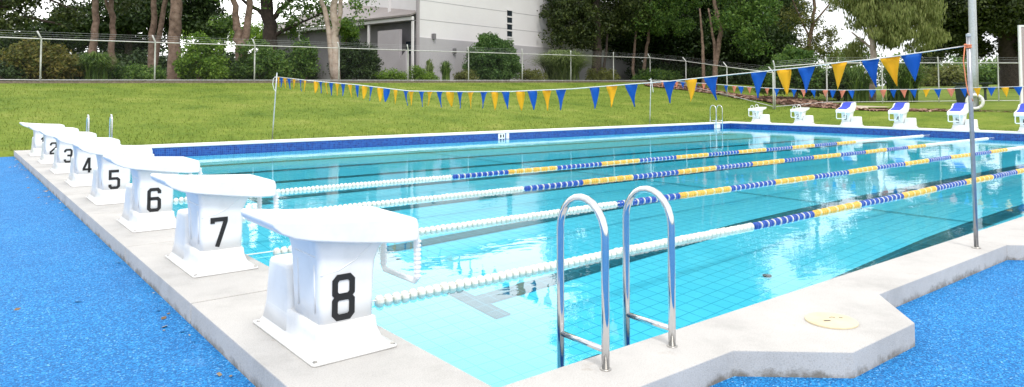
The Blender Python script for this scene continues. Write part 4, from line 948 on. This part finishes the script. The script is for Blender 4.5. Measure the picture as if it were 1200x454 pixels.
strappy('pampas_clump', 'dark strappy clump beside the weeping tree trunk', 1003, 78, 28, 38.4, LM['strap'], 900, .07, group='strappy plants')
bush('shrub', 'dark shrub between the weeping tree and the round bush', 982, 98, 22, 20, 39, LM['dark'], group=sg)
for i, (u, v, ru, rv, d, mt, lb) in enumerate([(1105, 93, 34, 14, 92, 'olive', 'pale olive hedge mound far beyond the weeping clump'), (1152, 91, 36, 16, 96, 'mid', 'green hedge mound far behind the light pole'), (1215, 92, 34, 15, 96, 'mid', 'green hedge mound far behind the massive trunk'), (1075, 88, 30, 16, 100, 'mid', 'green mound far behind the strappy clumps')]):
    bush('far_hedge', lb, u, v, ru, rv, d, LM[mt], 4, 60, .4, (.9, 1.6), group='far hedge mounds')
# backdrop wood beyond everything, one uncountable mass
def far_wood(name, u0, u1, d, vt, mat, n):
    cs, rs = [], []
    for i in range(n):
        u = rng.uniform(u0, u1); top = vt+8*math.sin(u*.03)+6*math.sin(u*.11+1); v = top+abs(rng.normal())*26
        p = W(u, min(v, 109), d+rng.uniform(-4, 6)); cs.append(p); q = rng.uniform(1.2, 2.4); rs.append((q, q, q*.8))
    o = leaves_mesh(name, cs, rs, 40, .55, mat); return tag(o, kind='stuff')
far_wood('distant_wood', -700, 330, 100, 60, LM['mid'], 700)
far_wood('distant_wood', 700, 1750, 118, 66, LM['mid'], 900)

# individual grass blades standing on the bank
n = 70000; gx_ = rng.uniform(-16, 40, n); gy_ = 16.82+rng.random(n)**1.3*16
kx = (gy_ > 16.82); X2 = rng.uniform(PL+.55, 34, 9000); Y2 = rng.uniform(-4, 17, 9000); gx_ = np.concatenate([gx_, X2]); gy_ = np.concatenate([gy_, Y2]); n = len(gx_)
gz_ = np.array([g(a, b) for a, b in zip(gx_, gy_)]); th = rng.random(n)*2*PI; hh_ = rng.uniform(.025, .075, n); ww_ = rng.uniform(.006, .014, n); le = rng.normal(size=(n, 2))*.02
B0 = np.stack([gx_-np.cos(th)*ww_, gy_-np.sin(th)*ww_, gz_-.02], 1); B1 = np.stack([gx_+np.cos(th)*ww_, gy_+np.sin(th)*ww_, gz_-.02], 1); B2 = np.stack([gx_+le[:, 0], gy_+le[:, 1], gz_+hh_], 1)
V = np.stack([B0, B1, B2], 1).reshape(-1, 3); me = bpy.data.meshes.new('grass_blades'); me.vertices.add(3*n); me.vertices.foreach_set('co', V.astype('f').ravel())
me.loops.add(3*n); me.loops.foreach_set('vertex_index', np.arange(3*n, dtype='i')); me.polygons.add(n)
me.polygons.foreach_set('loop_start', np.arange(0, 3*n, 3, dtype='i')); me.polygons.foreach_set('loop_total', np.full(n, 3, 'i'))
me.materials.append(leafmat('grass_blade', [(.08, .13, .013), (.14, .20, .024), (.24, .28, .06)], .3)); me.update(); me.validate()
o = bpy.data.objects.new('grass_blades', me); C.objects.link(o); tag(o, kind='stuff')

# small scatter: dry leaves on the coping and the blue surface near the edge
vs, fs = [], []
for i in range(60):
    y = rng.uniform(.5, 16); x = -.69-abs(rng.normal())*.10-.01
    if rng.random() < .12: x = rng.uniform(-2.6, -.8)
    l = rng.uniform(.008, .03); a_ = rng.random()*6.28; c_ = np.array((x, y, -.118)); dx = np.array((math.cos(a_), math.sin(a_), .1))*l; dy = np.array((-math.sin(a_), math.cos(a_), .3))*l*.6
    k0 = len(vs); vs += [tuple(c_-dx), tuple(c_+dy), tuple(c_+dx), tuple(c_-dy)]; fs.append((k0, k0+1, k0+2, k0+3))
q = MB(); q.add(vs, fs); tag(q.build('leaf_litter', leafmat('litter', [(.12, .06, .02), (.3, .2, .1), (.6, .55, .45)], .1)), kind='stuff')

# ------------------------------------------------------------------ light
SUN_EL, SUN_AZ = 56, 205     # azimuth clockwise from +y
w = bpy.data.worlds.new('World'); S.world = w; w.use_nodes = True; nt = w.node_tree
bg = nt.nodes['Background']; sk = N(nt, 'ShaderNodeTexSky', sky_type='NISHITA'); sk.sun_disc = False
sk.sun_elevation = math.radians(SUN_EL); sk.sun_rotation = math.radians(SUN_AZ); sk.air_density = 1.2; sk.dust_density = 2.
tc = N(nt, 'ShaderNodeTexCoord'); mp = N(nt, 'ShaderNodeMapping'); mp.inputs['Scale'].default_value = (1, 1, 2.6); nt.links.new(tc.outputs['Generated'], mp.inputs[0])
cn = N(nt, 'ShaderNodeTexNoise', Scale=2.2, Detail=7, Roughness=.6); nt.links.new(mp.outputs[0], cn.inputs['Vector'])
cr_ = ramp(nt, [(.36, (.62, .62, .62)), (.58, (.96, .96, .96))], cn.outputs['Fac'])
mx = N(nt, 'ShaderNodeMix', data_type='RGBA'); nt.links.new(cr_.outputs[0], mx.inputs[0]); nt.links.new(sk.outputs[0], mx.inputs[6]); mx.inputs[7].default_value = (15.5, 15.8, 16.2, 1)
# extra sky brightness added low over the pool's far side, to whiten water reflections
gd = N(nt, 'ShaderNodeVectorMath', operation='DOT_PRODUCT'); a0, e0 = math.radians(24), math.radians(20)
gd.inputs[1].default_value = (math.sin(a0)*math.cos(e0), math.cos(a0)*math.cos(e0), math.sin(e0)); nt.links.new(tc.outputs['Generated'], gd.inputs[0])
mr = N(nt, 'ShaderNodeMapRange', interpolation_type='SMOOTHSTEP'); mr.inputs[1].default_value = .80; mr.inputs[2].default_value = .97; nt.links.new(gd.outputs['Value'], mr.inputs[0])
mb2 = N(nt, 'ShaderNodeMix', data_type='RGBA'); nt.links.new(mr.outputs[0], mb2.inputs[0]); nt.links.new(mx.outputs[2], mb2.inputs[6]); mb2.inputs[7].default_value = (27, 27, 27, 1)
nt.links.new(mb2.outputs[2], bg.inputs[0]); bg.inputs[1].default_value = .10
sl = bpy.data.lights.new('sun', 'SUN'); so = bpy.data.objects.new('sun', sl); C.objects.link(so)
sl.energy = 2.0; sl.angle = math.radians(11); sl.color = (1, .96, .9)
az_ = math.radians(SUN_AZ); el = math.radians(SUN_EL)
sd = Vector((math.sin(az_)*math.cos(el), math.cos(az_)*math.cos(el), math.sin(el))); so.rotation_euler = sd.to_track_quat('Z', 'Y').to_euler()
vs_ = S.view_settings; S.display_settings.display_device = 'sRGB'; vs_.view_transform = 'Standard'; vs_.look = 'None'; vs_.exposure = .12; vs_.gamma = 1; vs_.use_curve_mapping = False
S.render.engine = 'CYCLES'; S.cycles.max_bounces = 8; S.cycles.transparent_max_bounces = 24; S.cycles.sample_clamp_indirect = 6
